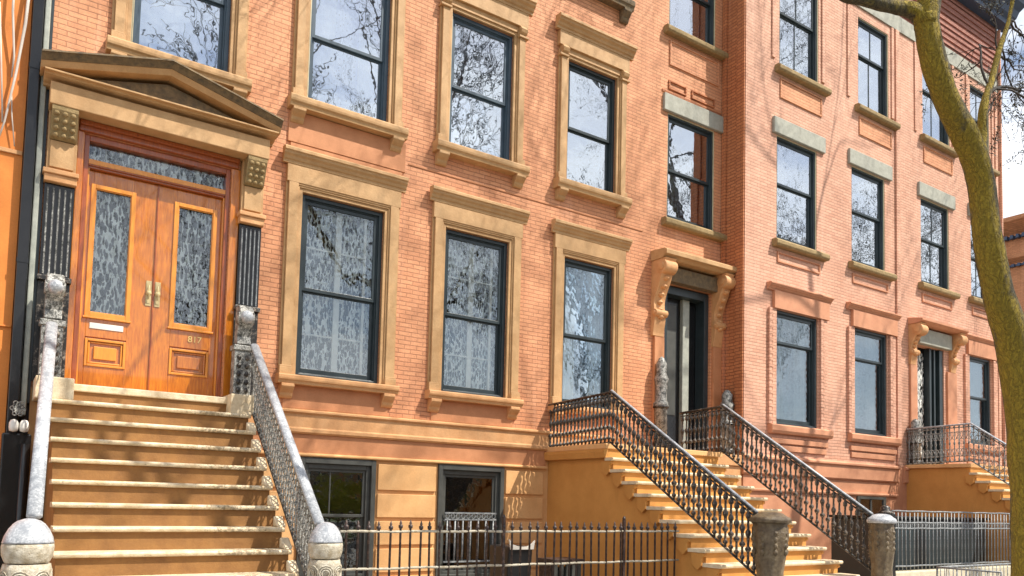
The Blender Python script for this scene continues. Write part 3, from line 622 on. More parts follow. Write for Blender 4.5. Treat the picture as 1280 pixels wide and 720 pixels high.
def lintel_window(house, a, c, z0, z1, yf, rail, cur, mull=False, panel=True, lint=True, lh=0.34, sillm='moss'):
    w = sash_window(house, a, c, z0, z1, yf, rail, 'sash', 'glass_up' if z0 > 4.5 else 'glass', cur, mull)
    if lint:
        m = MB(); m.box(a - 0.14, c + 0.24, yf - 0.06, yf + 0.19, z1 + 0.002, z1 + lh); m.build('lintel', 'grey', w, bevel=0.012)
    m = MB(); m.prof(a - 0.14, c + 0.28, [(yf + 0.15, z0 - 0.165), (yf - 0.11, z0 - 0.16), (yf - 0.14, z0 - 0.12), (yf - 0.14, z0 - 0.05), (yf - 0.10, z0 - 0.01), (yf + 0.15, z0 - 0.003)]); m.build('sill', sillm, w, bevel=0.01)
    m = MB(); ring(m, a + 0.003, c - 0.003, z0 + 0.003, z1 - 0.003, 0.016, yf + 0.012, yf + 0.028); m.build('bead', 'cream', w)
    if panel:
        m = MB(); a2, c2, t, bt = a + 0.02, c + 0.1, z0 - 0.24, z0 - 0.24 - panel
        ring(m, a2, c2, bt, t, 0.035, yf - 0.028, yf + 0.002)
        if panel > 0.35: m.box(a2 + 0.035, c2 - 0.035, yf - 0.010, yf + 0.002, bt + 0.035, t - 0.035)
        m.build('apron_panel', 'brick_salmon' if panel > .35 else 'apron_pink', w, bevel=0.004)
    return w
# door bay uppers
lintel_window(h2, 10.62, 11.93, 5.47, 7.56, 0.0, 6.45, 'drapes', panel=None)
lintel_window(h2, 10.62, 11.93, 9.25, 11.3, 0.0, 10.2, 'full_added_blind', panel=0.5)
m = MB(); ring(m, 10.62, 11.1, 8.02, 8.2, 0.03, -0.03, 0.002); ring(m, 11.25, 11.9, 8.02, 8.2, 0.03, -0.03, 0.002); m.box(10.45, 12.1, -0.02, 0.002, 7.93, 7.98); m.build('relief_brickwork', 'brick_orange_shaded', h2, bevel=0.004)
lintel_window(h2, 13.13, 14.46, 5.43, 7.62, YP, 6.62, 'drapes', panel=0.22)
lintel_window(h2, 15.72, 17.02, 5.46, 7.66, YP, 6.66, 'drapes', panel=0.22)
lintel_window(h3, 18.56, 19.86, 5.50, 7.62, YP, 6.62, 'full_added_blind', True, panel=0.22)
lintel_window(h3, 20.95, 21.98, 5.55, 7.66, YP, 6.62, 'full_added_blind', True, panel=0.22)
lintel_window(h2, 13.20, 14.52, 9.08, 11.15, YP, 10.30, 'full_added_blind', True, panel=0.42, lint=False)
lintel_window(h2, 15.98, 17.20, 9.10, 11.20, YP, 10.36, 'full_added_blind', True, panel=0.42, lint=False)
lintel_window(h3, 18.68, 19.95, 9.18, 11.20, YP, 10.4, 'full_added_blind', True, panel=0.42, lint=False)
lintel_window(h3, 21.0, 22.0, 9.20, 11.25, YP, 10.4, 'full_added_blind', True, panel=0.42, lint=False)
# tall brick strips framing the upper openings
for hh, xs in ((h2, (12.95, 14.62, 15.55, 17.3)), (h3, (18.3, 20.05, 20.75, 22.1))):
    m = MB()
    for x in xs: m.box(x, x + 0.10, YP - 0.03, YP + 0.002, 9.2, 11.41)
    m.box((17.45 if hh is h2 else 22.25), (17.60 if hh is h2 else 22.38), YP - 0.045, YP + 0.002, 1.04, 11.41)
    m.build('brick_strip', 'brick_pink', hh, bevel=0.004)
# parlour windows with stepped brick jambs and a pink lintel block
for hh, a, c, z0, z1, rail, cur in ((h2, 13.13, 14.50, 1.67, 4.00, 3.33, 'drapes'), (h2, 15.80, 17.10, 1.67, 4.02, 3.33, 'drapes'), (h3, 20.78, 21.93, 1.75, 4.02, 2.95, 'full_added_blind')):
    w = sash_window(hh, a, c, z0, z1, YP, rail, 'sash', 'glass', cur, deep=0.15)
    m = MB(); m.box(a - 0.12, c + 0.32, YP - 0.07, YP + 0.18, z1 + 0.002, z1 + 0.36); m.prof(a - 0.30, c + 0.40, hood_profile(YP, z1 + 0.362, z1 + 0.50, 0.13)); m.build('lintel', 'apron_pink', w, bevel=0.006)
    for xs_, xe in ((a - 0.26, a - 0.02), (c + 0.05, c + 0.29)):
        m = MB(); k = 0; z = z0
        while z < z1 - 0.05:
            e_ = 0.006 if k % 2 else 0.0
            m.box(xs_ - e_, xs_ + 0.09 + e_, YP - 0.05 - e_, YP + 0.002, z, z + 0.066); k += 1; z += 0.0665
        m.box(xs_ + 0.12, xe, YP - 0.035, YP + 0.002, z0, z1)
        m.build('brick_jamb', 'brick_pink', w, bevel=0.003)
    m = MB(); m.prof(a - 0.25, c + 0.38, [(YP + 0.15, z0 - 0.20), (YP - 0.09, z0 - 0.19), (YP - 0.12, z0 - 0.13), (YP - 0.12, z0 - 0.03), (YP - 0.08, z0 - 0.004), (YP + 0.15, z0 - 0.003)])
    for q in range(2): m.box(a - 0.18 + q * 0.04, c + 0.30 - q * 0.04, YP - 0.05 + q * 0.015, YP + 0.002, z0 - 0.38 - q * 0.15, z0 - 0.28 - q * 0.14)
    m.build('sill', 'apron_pink', w, bevel=0.006)
# basement window of house two
f = MB(); ring(f, 15.88, 16.98, -1.0, 0.30, 0.10, YP - 0.03, YP + 0.0, 0.06); w = f.build('basement_window', 'sash_grey', h2, bevel=0.004)
f = MB(); f.box(15.98, 16.88, YP - 0.008, YP - 0.004, -0.95, 0.235); f.build('pane', 'glass_dark', w)
f = MB(); f.box(16.38, 16.44, YP - 0.02, YP - 0.009, -0.9, 0.24); f.build('basement_sash', 'sash_grey', w)

# ---- hooded doorway of house two
door = MB(); door.box(10.62, 11.84, 0.29, 0.33, 0.99, 4.2); dl = door.build('door', 'black', h2)
m = MB(); m.box(10.86, 11.18, 0.268, 0.288, 1.75, 3.92); m.build('door_pane', 'sash_grey', dl, bevel=0.004)
m = MB(); m.box(11.30, 11.48, 0.20, 0.288, 1.0, 4.05); m.build('door_post', 'greypipe', dl, bevel=0.01)
m = MB(); m.box(10.602, 10.72, 0.05, 0.285, 1.0, 4.2); m.box(11.74, 11.858, 0.05, 0.285, 1.0, 4.2); m.box(10.72, 11.74, 0.05, 0.285, 4.05, 4.2); m.build('door_jamb', 'sash', dl, bevel=0.006)
m = MB(); m.box(10.50, 12.0, -0.16, 0.02, 4.222, 4.50); m.build('door_lintel', 'tan_dark', h2, bevel=0.01)
m = MB(); m.prof(10.22, 12.14, [(0.0, 4.56), (-0.30, 4.56), (-0.36, 4.60), (-0.42, 4.62), (-0.42, 4.70), (-0.36, 4.735), (0.0, 4.76)]); m.build('door_hood', 'tan', h2, bevel=0.006)
def scroll_bracket(house, x0, x1, yf, zt, zb, p, mat):
    h = zt - zb; b = MB()
    pts = [(yf, zb)]
    for i in range(25):
        t = i / 24; z = zb + h * t
        d = p * (0.16 + 0.10 * math.sin(t * 6.5) ** 2 + 0.75 * max(0, (t - 0.35) / 0.65) ** 1.6)
        pts.append((yf - d, z))
    pts.append((yf, zt)); b.prof(x0, x1, pts)
    for (cy, cz, r) in ((yf - p * 0.66, zt - 0.15, 0.13), (yf - p * 0.25, zb + h * 0.30, 0.07)):
        for k in range(2):
            rr = r * (1 - k * 0.45); b.tube([((x0 - 0.012 - k * 0.02), cy, cz), ((x1 + 0.012 + k * 0.02), cy, cz)], rr, 16)
    n = 6
    for k in range(n):
        t = 0.25 + 0.6 * k / n; d = p * (0.16 + 0.10 * math.sin(t * 6.5) ** 2 + 0.75 * max(0, (t - 0.35) / 0.65) ** 1.6)
        b.lathe(((x0 + x1) / 2, yf - d, zb + h * t), [(0.005, -0.05), (0.05, -0.03), (0.07, 0), (0.05, 0.03), (0.005, 0.05)], 10)
    return b.build('door_bracket', mat, house, bevel=0.006)
scroll_bracket(h2, 10.24, 10.52, 0.0, 4.56, 3.15, 0.42, 'tan_orange')
scroll_bracket(h2, 11.88, 12.12, 0.0, 4.56, 3.15, 0.42, 'tan_orange')
for xa, xb in ((10.30, 10.55), (11.90, 12.13)): MB().box(xa, xb, -0.06, 0.003, 1.0, 3.15).build('door_pilaster', 'apron', h2, bevel=0.008)
# ---- doorway of the far house
door = MB(); door.box(18.39, 19.55, YP + 0.19, YP + 0.24, 1.05, 3.96); dl = door.build('door', 'black', h3)
m = MB(); m.box(18.45, 18.95, YP + 0.175, YP + 0.188, 1.3, 3.85); m.build('door_pane', 'lace_door', dl)
m = MB(); m.box(19.0, 19.08, YP + 0.05, YP + 0.188, 1.06, 3.96); m.box(19.2, 19.26, YP + 0.05, YP + 0.188, 1.06, 3.96); m.box(19.4, 19.55, YP + 0.02, YP + 0.188, 1.06, 3.96); m.build('door_jamb', 'sash', dl)
m = MB(); m.box(18.28, 19.75, YP - 0.12, YP + 0.18, 3.985, 4.35); m.build('door_lintel', 'grey', h3, bevel=0.012)
m = MB(); m.prof(17.95, 20.1, [(YP, 4.40), (YP - 0.25, 4.40), (YP - 0.36, 4.45), (YP - 0.36, 4.50), (YP, 4.56)]); m.build('door_hood', 'apron_pink', h3, bevel=0.006)
scroll_bracket(h3, 17.98, 18.22, YP, 4.40, 3.45, 0.34, 'tan_orange'); scroll_bracket(h3, 19.80, 20.04, YP, 4.40, 3.45, 0.34, 'tan_orange')
for xa, xb in ((18.0, 18.26), (19.66, 20.1)): MB().box(xa, xb, YP - 0.05, YP + 0.003, 1.05, 3.45).build('door_pilaster', 'apron_pink', h3, bevel=0.008)

# ------------------------------------------------------------------ neighbour on the left, pipes
nb = thing('stucco_house', 'bright orange stucco house at the left edge with thin string course', 'row house', (-2, 0, -1.4), 'brick row houses')
m = MB(); m.box(-5.0, 0.215, -0.02, 8, -1.4, 13.5); m.build('wall', 'neighbour', nb)
m = MB(); m.box(-5.0, 0.212, -0.045, -0.022, 3.87, 3.92); m.build('string_course', 'tan_orange', nb, bevel=0.006)
m = MB(); m.box(-5.0, 0.212, -0.045, -0.022, 1.85, 1.87); m.build('string_course', 'neighbour', nb, bevel=0.004)
m = MB(); m.box(0.218, 0.437, 0.03, 8.0, -1.4, 13.2); m.build('party_wall', 'interior', nb)
p = thing('drain_pipe', 'wide black square leader pipe beside the orange wall', 'pipe', (0.275, -0.06, -1.4))
m = MB(); m.box(0.222, 0.335, -0.13, 0.02, -1.4, 13.3); m.build('pipe', 'black', p, bevel=0.012)
for z in (0.2, 2.6, 4.9, 7.2): MB().box(0.219, 0.338, -0.137, -0.132, z, z + 0.05).build('strap', 'black', p)
p = thing('drain_pipe', 'slim pale grey leader pipe left of the pedimented doorway', 'pipe', (0.375, -0.05, -1.4))
m = MB(); m.box(0.345, 0.405, -0.09, 0.02, 0.85, 13.3); m.build('pipe', 'greypipe', p, bevel=0.012)
m = MB(); m.box(0.410, 0.438, -0.03, 0.025, 1.0, 13.3); m.build('cable_cover', 'sash', p)
po = thing('iron_post', 'black iron post topped by a pale lattice ball and two white caps', 'post', (0.33, -0.32, -1.4))
m = MB(); m.box(0.18, 0.46, -0.42, -0.20, -1.4, 0.62); m.build('box_body', 'black', po, bevel=0.02)
m = MB(); m.tube([(0.40, -0.46, -1.35), (0.40, -0.46, 0.5)], 0.045, 14); m.build('conduit', 'black', po)
m = MB()
for k in range(6):
    for j in range(3):
        t = k * math.pi / 3 + j * 0.5; r = 0.07
        cx_, cz_ = 0.32 + r * 0.8 * math.cos(t) * (j + 1) / 3, 0.90 + r * math.sin(t) * (j + 1) / 3
        m.tube([(cx_ + 0.02 * math.cos(u), -0.33, cz_ + 0.02 * math.sin(u)) for u in [q * math.pi / 4 for q in range(9)]], 0.007, 5, False)
m.build('lattice_ball', 'iron_white', po)
for xx in (0.285, 0.385):
    m = MB(); m.lathe((xx, -0.44, 0.70), [(0.005, -0.07), (0.04, -0.06), (0.047, -0.02), (0.045, 0.03), (0.03, 0.06), (0.005, 0.07)], 12); m.build('cap', 'white', po)
v = MB()
for pts, r in (([(0.02, -0.10, 6.1), (0.03, -0.12, 5.5), (0.07, -0.08, 5.0), (0.06, -0.06, 4.75)], 0.014), ([(0.19, -0.08, 6.1), (0.16, -0.12, 5.4), (0.10, -0.10, 4.8), (0.02, -0.10, 4.2), (-0.05, -0.06, 3.9)], 0.018),
               ([(0.065, -0.09, 4.6), (0.085, -0.08, 4.3), (0.13, -0.06, 3.95)], 0.008), ([(0.0, -0.06, 4.2), (-0.05, -0.05, 4.9), (-0.1, -0.05, 5.6)], 0.01)):
    v.tube(pts, [r, r * 0.95, r * 0.8, r * 0.6, r * 0.5][:len(pts)], 7)
tag(v.build('bare_vine', 'vine', loc=(0.05, -0.08, -1.4)), 'bare pale vine stems climbing the orange stucco wall', 'vine')

# ------------------------------------------------------------------ stoops
def stoop(label, x0, x1, ytop, ztop, ywall, rise, run, y0, z0, n, cheek, nose=0.035, bracket=True, over=0.07):
    """y0,z0: edge of the first nosing below the landing"""
    s = thing('stoop', label, 'stoop', ((x0 + x1) / 2, (ywall + y0) / 2, -1.4), 'stone front stoops')
    # landing
    m = MB(); m.box(x0, x1, ytop, ywall, ztop - 0.085, ztop); m.build('landing', 'tread' if cheek == 'riser' else 'ochre', s, bevel=0.012)
    # solid cheek body under the flight
    pts = [(ywall, -1.4), (ywall, ztop - 0.087), (ytop + 0.03, ztop - 0.087)]
    yl = ytop
    for k in range(n):
        zt = z0 - k * rise - 0.05; yb = y0 - k * run + 0.045
        pts.append(((ytop + 0.03) if k == 0 else (y0 - (k - 1) * run + 0.045), zt)); pts.append((yb, zt))
    pts.append((y0 - (n - 1) * run + 0.045, -1.4))
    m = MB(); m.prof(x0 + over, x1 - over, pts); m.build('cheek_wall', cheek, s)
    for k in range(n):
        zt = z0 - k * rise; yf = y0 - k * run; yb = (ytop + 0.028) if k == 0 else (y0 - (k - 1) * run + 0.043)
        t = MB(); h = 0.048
        t.prof(x0, x1, [(yb, zt - h), (yf + 0.01, zt - h), (yf, zt - h * 0.75), (yf - 0.004, zt - h * 0.4), (yf + 0.003, zt - 0.006), (yf + 0.012, zt), (yb, zt)]); st = t.build('step', 'tread_speckled' if cheek == 'riser' else 'tread', s)
        if bracket:
            for xa in (x0 + 0.012, x1 - over - 0.002):
                b = MB(); xb = xa + over - 0.012
                b.prof(xa, xb, [(yf + 0.05, zt - h - 0.002), (yf + 0.03, zt - 0.09), (yf + 0.075, zt - 0.115), (yf + 0.08, zt - rise - 0.04), (yf + 0.15, zt - rise - 0.10), (yf + run * 0.95, zt - rise - 0.03), (yf + run * 0.98, zt - h - 0.002)])
                b.build('scroll_bracket', 'stucco' if cheek != 'riser' else 'riser', st, bevel=0.008)
    return s
# stoop one: brown risers
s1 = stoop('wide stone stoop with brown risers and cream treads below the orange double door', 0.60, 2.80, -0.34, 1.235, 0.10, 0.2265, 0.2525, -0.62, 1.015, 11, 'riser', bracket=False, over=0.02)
for x0, x1 in ((0.46, 0.84), (2.57, 2.90)): MB().box(x0, x1, -0.52, -0.02, 1.02, 1.27).build('plinth_block', 'tread', s1, bevel=0.012)
# lumpy stone curb pieces at each side of the treads
for k in range(11):
    zt = 1.015 - k * 0.2265; yf = -0.62 - k * 0.2525
    for x in (2.735,):
        m = MB(); m.prof(x, x + 0.10, [(yf + 0.06, zt + 0.001), (yf + 0.09, zt + 0.03), (yf + 0.14, zt + 0.07), (yf + 0.20, zt + 0.12), (yf + 0.235, zt + 0.12), (yf + 0.235, zt + 0.001)])
        m.build('tread_end_block', 'tread', s1, bevel=0.02)
# stoop two: platform and descending flight
s2 = stoop('orange ochre stoop with side landing and scroll bracketed steps, in the middle of the row', 7.86, 10.46, -1.56, 0.92, 0.003, 0.18, 0.265, -1.70, 0.70, 12, 'stucco')
m = MB(); m.prof(-1.56, -0.002, [(7.84, 0.70), (7.90, 0.69), (7.90, 0.833), (7.82, 0.833), (7.82, 0.79)], 'y'); m.build('landing_moulding', 'stucco', s2)
m = MB(); m.box(10.465, 12.15, -0.62, -0.002, 0.78, 0.99); m.box(10.465, 12.12, -0.58, -0.004, -1.4, 0.779); m.build('threshold_ledge', 'tan_orange', s2, bevel=0.01)
# stoop three
s3 = stoop('plain orange stoop of the far house, partly hidden by the tree trunk', 17.80, 20.30, -2.04, 1.07, YP + 0.003, 0.18, 0.265, -2.18, 0.87, 12, 'stucco')

# ------------------------------------------------------------------ railings
def baluster_mesh(h, r=0.013, kind='knob', mat='iron'):
    m = MB(); m.local = True
    if kind == 'knob':
        pf = [(r, 0), (r, .06), (r * 1.9, .08), (r * 1.9, .11), (r, .13), (r * .9, .26), (r * 2.3, .30), (r * 2.3, .33), (r * .9, .36), (r * 1.3, .52), (r * 2.1, .56), (r * 2.1, .60), (r, .64), (r * .9, .80), (r * 2.0, .84), (r * 2.0, .88), (r, .92), (r, 1.0)]
        m.lathe((0, 0, 0), [(a, b * h) for a, b in pf], 8)
    elif kind == 'twist':
        n = 20; pts = []; rr = []
        for i in range(n + 1):
            t = i / n; pts.append((0.004 * math.sin(t * 20), 0.004 * math.cos(t * 20), t * h)); rr.append(r * (0.9 + 0.55 * abs(math.sin(t * 14))))
        m.tube(pts, rr, 6)
        m.lathe((0, 0, h * 0.5), [(r, -0.03), (r * 2.2, -0.012), (r * 2.2, 0.012), (r, 0.03)], 8)
    elif kind == 'picket':
        m.lathe((0, 0, 0), [(r, 0), (r, h - 0.10), (r * 1.9, h - 0.085), (r * 1.9, h - 0.06), (r * 0.9, h - 0.055), (r * 1.2, h - 0.04), (r * 0.15, h)], 6)
    elif kind == 'bar':
        m.tube([(0, 0, 0), (0, 0, h)], r, 6)
    elif kind == 'scroll':
        m.lathe((0, 0, 0), [(r, 0), (r * 2, h * .05), (r, h * .1), (r, h * .45), (r * 2.2, h * .5), (r, h * .55), (r, h * .9), (r * 2, h * .95), (r, h)], 6)
        for z, sg in ((0.25, 1), (0.72, -1)):
            for d in (-1, 1):
                pts = [(0, d * (0.012 + 0.052 * (1 - math.cos(t)) * 0.5 + 0.03 * math.sin(t)), h * z + sg * 0.085 * math.cos(t * 0.8)) for t in [k * 0.7 for k in range(8)]]
                m.tube(pts, r * 0.65, 5)
    o = m.build('baluster', mat); me = o.data; bpy.data.objects.remove(o); return me
def put(name, me, parent, p):
    o = bpy.data.objects.new(name, me); COL.objects.link(o); o.parent = parent; o.location = node_z(p) - ORG[parent.name]; return o
def lerp(a, b, t): return Vector(a) + (Vector(b) - Vector(a)) * t
def railing(label, segs, mesh, spacing, h, railm, rw=0.045, bottom=True, group='iron stoop railings', railflat=0.6, name='stair_railing', lowrail='iron', cat='railing'):
    """segs: list of (p0,p1) top-rail ends; h: height of the balusters"""
    r = thing(name, label, cat, segs[0][1], group)
    m = MB()
    m.tube([segs[0][0]] + [s[1] for s in segs], rw, 10, True, True, railflat); m.build('handrail', railm, r)
    if bottom:
        b = MB(); pts = [segs[0][0]] + [s[1] for s in segs]; b.tube([(p[0], p[1], p[2] - h - 0.01) for p in pts], 0.018, 6, True, False); b.tube([(p[0], p[1], p[2] - 0.06) for p in pts], 0.012, 6, True, False); b.build('bottom_rail', lowrail, r)
    for a, c in segs:
        L_ = (Vector(c) - Vector(a)); d = math.hypot(L_.x, L_.y); n = max(2, int(d / spacing))
        for k in range(n):
            p = lerp(a, c, (k + 0.5) / n); put('baluster', mesh, r, (p.x, p.y, p.z - h - 0.01))
    return r
bal_scroll = baluster_mesh(0.80, 0.011, 'scroll', 'iron_white')
bal_knob = baluster_mesh(0.76, 0.0155, 'knob', 'iron_tan')
bal_knob_dark = baluster_mesh(0.76, 0.013, 'knob', 'iron')
bal_twist = baluster_mesh(0.76, 0.0165, 'knob', 'iron_tan')
railing('ornate scrolled stair railing with silver handrail, right side of the brown stoop', [((2.86, -0.42, 1.93), (2.86, -3.02, -0.27))], bal_scroll, 0.085, 0.82, 'iron_silver', 0.055)
railing('worn silver handrail on the left side of the brown stoop', [((0.585, -0.50, 1.86), (0.40, -3.0, -0.22))], bal_scroll, 0.12, 0.82, 'iron_silver', 0.062)
rl = railing('near black iron railing round the landing and down the left side of the ochre stoop', [((7.92, -0.02, 1.64), (7.92, -1.60, 1.70)), ((7.92, -1.60, 1.70), (8.02, -4.25, -0.08))], bal_twist, 0.088, 0.76, 'iron', 0.035)
rr_ = railing('far black iron railing with silver worn handrail, right side of the ochre stoop', [((10.42, -0.62, 1.66), (10.42, -1.60, 1.70)), ((10.42, -1.60, 1.70), (10.42, -4.30, -0.08))], bal_knob, 0.092, 0.76, 'iron', 0.04)
# silver worn cap along the sloping part of both
for r, a, c in ((rl, (7.92, -1.60, 1.728), (8.02, -4.25, -0.052)), (rr_, (10.42, -1.60, 1.732), (10.42, -4.30, -0.048))):
    m = MB(); m.tube([a, c], 0.026, 8, True, True, 0.5); m.build('rail_cap', 'iron_silver', r)
railing('grey scrolled iron railing on the stoop of the far house', [((17.86, YP - 0.02, 1.90), (17.86, -2.04, 1.94)), ((17.86, -2.04, 1.94), (17.86, -4.6, 0.15))], bal_scroll, 0.10, 0.80, 'iron_silver', 0.035, lowrail='iron_white')
railing('far side iron railing of the distant stoop behind the tree', [((20.24, -2.04, 1.94), (20.24, -4.6, 0.15))], bal_knob_dark, 0.12, 0.80, 'iron', 0.035)

# iron consoles beside the doors, where the handrails start
def console(x, y, z0, z1, label, grp='carved iron door posts', w=0.11):
    t = thing('door_post', label, 'post', (x, y, z0), grp)
    h = z1 - z0
    m = MB(); m.box(x - w, x + w, y - 0.08, y + 0.08, z0, z0 + h * 0.50); m.box(x - w - 0.02, x + w + 0.02, y - 0.10, y + 0.10, z0 + h * 0.50, z0 + h * 0.56)
    m.build('shaft', 'iron_white', t, bevel=0.01)
    m = MB()
    for k in range(5):
        for d in (-1, 1): m.lathe((x + d * w * 0.45, y - 0.085, z0 + h * (0.06 + 0.09 * k)), [(0.004, -0.04), (0.022, -0.025), (0.03, 0), (0.022, 0.025), (0.004, 0.04)], 8)
    m.build('shaft_relief', 'iron', t)
    m = MB(); m.prof(x - w * 0.8, x + w * 0.8, [(y + 0.06, z0 + h * 0.57), (y - 0.09, z0 + h * 0.57), (y - 0.07, z0 + h * 0.66), (y - 0.10, z0 + h * 0.74), (y - 0.17, z0 + h * 0.82), (y - 0.18, z0 + h * 0.92), (y - 0.11, z1), (y + 0.06, z1)])
    m.tube([(x - w * 0.95, y - 0.10, z0 + h * 0.86), (x + w * 0.95, y - 0.10, z0 + h * 0.86)], 0.085, 14); m.build('scroll', 'iron_white', t, bevel=0.01)
    m = MB(); m.lathe((x, y - 0.19, z0 + h * 0.86), [(0.01, -0.085), (0.06, -0.06), (0.085, 0), (0.06, 0.06), (0.01, 0.085)], 14); m.build('boss', 'iron_silver', t)
    return t
console(0.60, -0.30, 1.272, 2.46, 'carved iron post with pale boss, left of the orange double door')
console(2.74, -0.28, 1.272, 2.44, 'carved iron post with round pale boss, right of the orange double door')
def door_newel(x, y, z0, z1, label, r=0.10):
    t = thing('door_post', label, 'post', (x, y, z0), 'carved iron door posts'); h = z1 - z0
    m = MB(); m.lathe((x, y, z0), [(r, 0), (r, h * .45), (r * 1.25, h * .47), (r * 1.25, h * .5), (r * .9, h * .53), (r * .95, h * .7), (r * 1.15, h * .76), (r * .8, h * .82), (r * .85, h * .92), (r * .45, h * .98), (0.01, h)], 16, True, 0.05, 8); m.build('shaft', 'iron_white', t)
    m = MB(); m.lathe((x, y, z0), [(r * 1.35, 0), (r * 1.35, h * 0.08), (r * 1.1, h * 0.1)], 12); m.build('base_ring', 'iron', t); m = MB(); m.lathe((x, y, z0 + h * 0.45), [(r * 1.3, 0), (r * 1.4, 0.02), (r * 1.3, 0.04)], 14); m.build('collar', 'iron', t)
    return t
door_newel(10.38, -0.16, 1.0, 2.75, 'tall ribbed iron post with white collar, left of the dark hooded doorway', 0.11)
door_newel(12.02, -0.30, 1.0, 2.28, 'short ribbed iron post right of the dark hooded doorway', 0.12)
door_newel(18.0, YP - 0.14, 1.07, 2.15, 'pale iron post left of the distant leaf patterned door', 0.11)

# ------------------------------------------------------------------ newels
def newel_dome(x, y, ztop, r, label):
    t = thing('newel_post', label, 'newel post', (x, y, -1.4), 'cast newel posts')
    m = MB(); m.lathe((x, y, ztop), [(r * 1.02, -0.20), (r * 0.99, -0.185), (r * 0.95, -0.15), (r * 0.80, -0.09), (r * 0.62, -0.045), (r * 0.45, -0.02), (r * 0.2, -0.004), (0.01, 0)], 28); m.build('dome', 'iron_silver', t)
    m = MB(); m.lathe((x, y, ztop), [(r * 0.86, -0.36), (r * 0.90, -0.345), (r * 1.0, -0.30), (r * 1.03, -0.23), (r * 1.0, -0.205)], 28, True); m.build('neck', 'newel', t)
    m = MB(); h = ztop - 0.37 + 1.4
    m.lathe((x, y, -1.4), [(r * 1.1, 0), (r * 1.1, 0.12), (r * 0.93, 0.15), (r * 0.88, h * 0.5), (r * 0.9, h * 0.8), (r * 0.96, h * 0.93), (r * 0.9, h)], 32, True, 0.03, 8); m.build('shaft', 'newel', t)
    m = MB()
    for k in range(5):
        a = -math.pi / 2 + (k - 2) * 0.95 - 0.3
        for j in range(3):
            rr = 0.035 + 0.022 * j; cz = ztop - 0.50; ca, sa = math.cos(a), math.sin(a)
            pts = []
            for q in range(13):
                u = q * math.pi / 6; tx = rr * math.cos(u); ang = a + tx / (r * 0.95)
                pts.append((x + r * 0.97 * math.cos(ang), y + r * 0.97 * math.sin(ang), cz + rr * math.sin(u)))
            m.tube(pts, 0.007, 5, False)
    m.build('carved_rosette', 'newel', t)
    return t
newel_dome(0.365, -3.08, -0.235, 0.185, 'domed cast newel with carved scales, bottom left of the brown stoop')
newel_dome(2.90, -3.10, -0.25, 0.165, 'domed peeling newel with grey cap, bottom right of the brown stoop')
def newel_oct(x, y, ztop, r, label, mat='newel_dark', taper=0.75):
    t = thing('newel_post', label, 'newel post', (x, y, -1.4), 'cast newel posts'); h = ztop + 1.4
    m = MB(); m.lathe((x, y, ztop), [(r * 0.95, -0.13), (r, -0.12), (r * 1.02, -0.09), (r * 0.95, -0.065), (r * 0.80, -0.05), (r * 0.6, -0.015), (r * 0.3, -0.002), (0.01, 0)], 24); m.build('cap', 'iron_silver' if taper > .8 else 'newel_dark', t)
    m = MB(); m.lathe((x, y, -1.4), [(r * 1.0, 0), (r * 1.0, 0.18), (r * 0.78, 0.22), (r * taper * 0.82, h * 0.45), (r * taper, h * 0.62), (r * 0.86, h * 0.78), (r * 0.84, h - 0.19), (r * 0.78, h - 0.16), (r * 0.88, h - 0.13)], 24, True, 0.045, 8); m.build('shaft', mat, t)
    for k in range(8):
        a = k * math.pi / 4 + 0.2; m = MB()
        for j in range(4): m.lathe((x + r * 0.80 * math.cos(a), y + r * 0.80 * math.sin(a), ztop - 0.26 - 0.075 * j), [(0.004, -0.045), (0.022, -0.02), (0.03, 0.01), (0.016, 0.035), (0.004, 0.045)], 7)
        m.build('leaf_relief', mat, t)
    return t
newel_oct(8.04, -4.43, -0.05, 0.245, 'thick peeling brown newel at the foot of the near railing of the ochre stoop')
newel_oct(10.45, -4.42, -0.045, 0.19, 'slimmer dark newel with silver cap at the foot of the far railing', 'newel_dark', 0.85)
newel_oct(17.9, -4.75, 0.2, 0.18, 'dark newel of the distant stoop, behind the tree trunk', 'newel_dark', 0.85)

# ------------------------------------------------------------------ fences
def fence(label, x0, x1, y, ztop, zrail, zlow, spacing, mesh, h, railm, curb=None):
    f = thing('iron_fence', label, 'fence', ((x0 + x1) / 2, y, -1.4), 'iron areaway fences')
    for z in zrail:
        m = MB(); n = 24; m.tube([(x0 + (x1 - x0) * i / n, y, z + 0.004 * math.sin(i * 1.7)) for i in range(n + 1)], 0.014, 6); m.build('rail', railm, f)
    k = 0; x = x0 + spacing * 0.6
    while x < x1 - 0.05:
        put('picket', mesh, f, (x, y, ztop - h + random.uniform(-0.008, 0.008))).rotation_euler = (random.uniform(-0.006, 0.006), random.uniform(-0.012, 0.012), 0); x += spacing; k += 1
    return f
pk = baluster_mesh(1.12, 0.0135, 'picket', 'iron_brown')
f1 = fence('low dark picket fence with pale rusty rail between the brown stoop and the ochre stoop', 3.05, 7.84, -3.10, -0.225, (-0.345, -0.73, -1.25), 0, 0.119, pk, 1.12, 'newel')
for x in (5.02, 6.86):
    m = MB(); m.box(x - 0.016, x + 0.016, -3.118, -3.082, -1.4, -0.20); m.lathe((x, -3.1, -0.20), [(0.02, 0), (0.024, 0.02), (0.01, 0.04), (0.004, 0.05)], 8); m.build('fence_post', 'iron_brown', f1, bevel=0.004)
pk3 = baluster_mesh(1.0, 0.011, 'bar', 'iron_grey')
f3 = fence('tall grey fence with double looped top rail between the ochre stoop and the far stoop', 12.95, 17.72, -3.10, -0.02, (0.0, -0.20, -0.30, -0.95), 0, 0.125, pk3, 1.0, 'iron_grey')
m = MB()
x = 13.0
while x < 17.7:
    m.tube([(x + 0.045 * math.cos(t), -3.1, -0.25 + 0.045 * math.sin(t)) for t in [k * math.pi / 4 for k in range(9)]], 0.007, 5, False); x += 0.125
m.build('looped_frieze', 'iron_grey', f3)
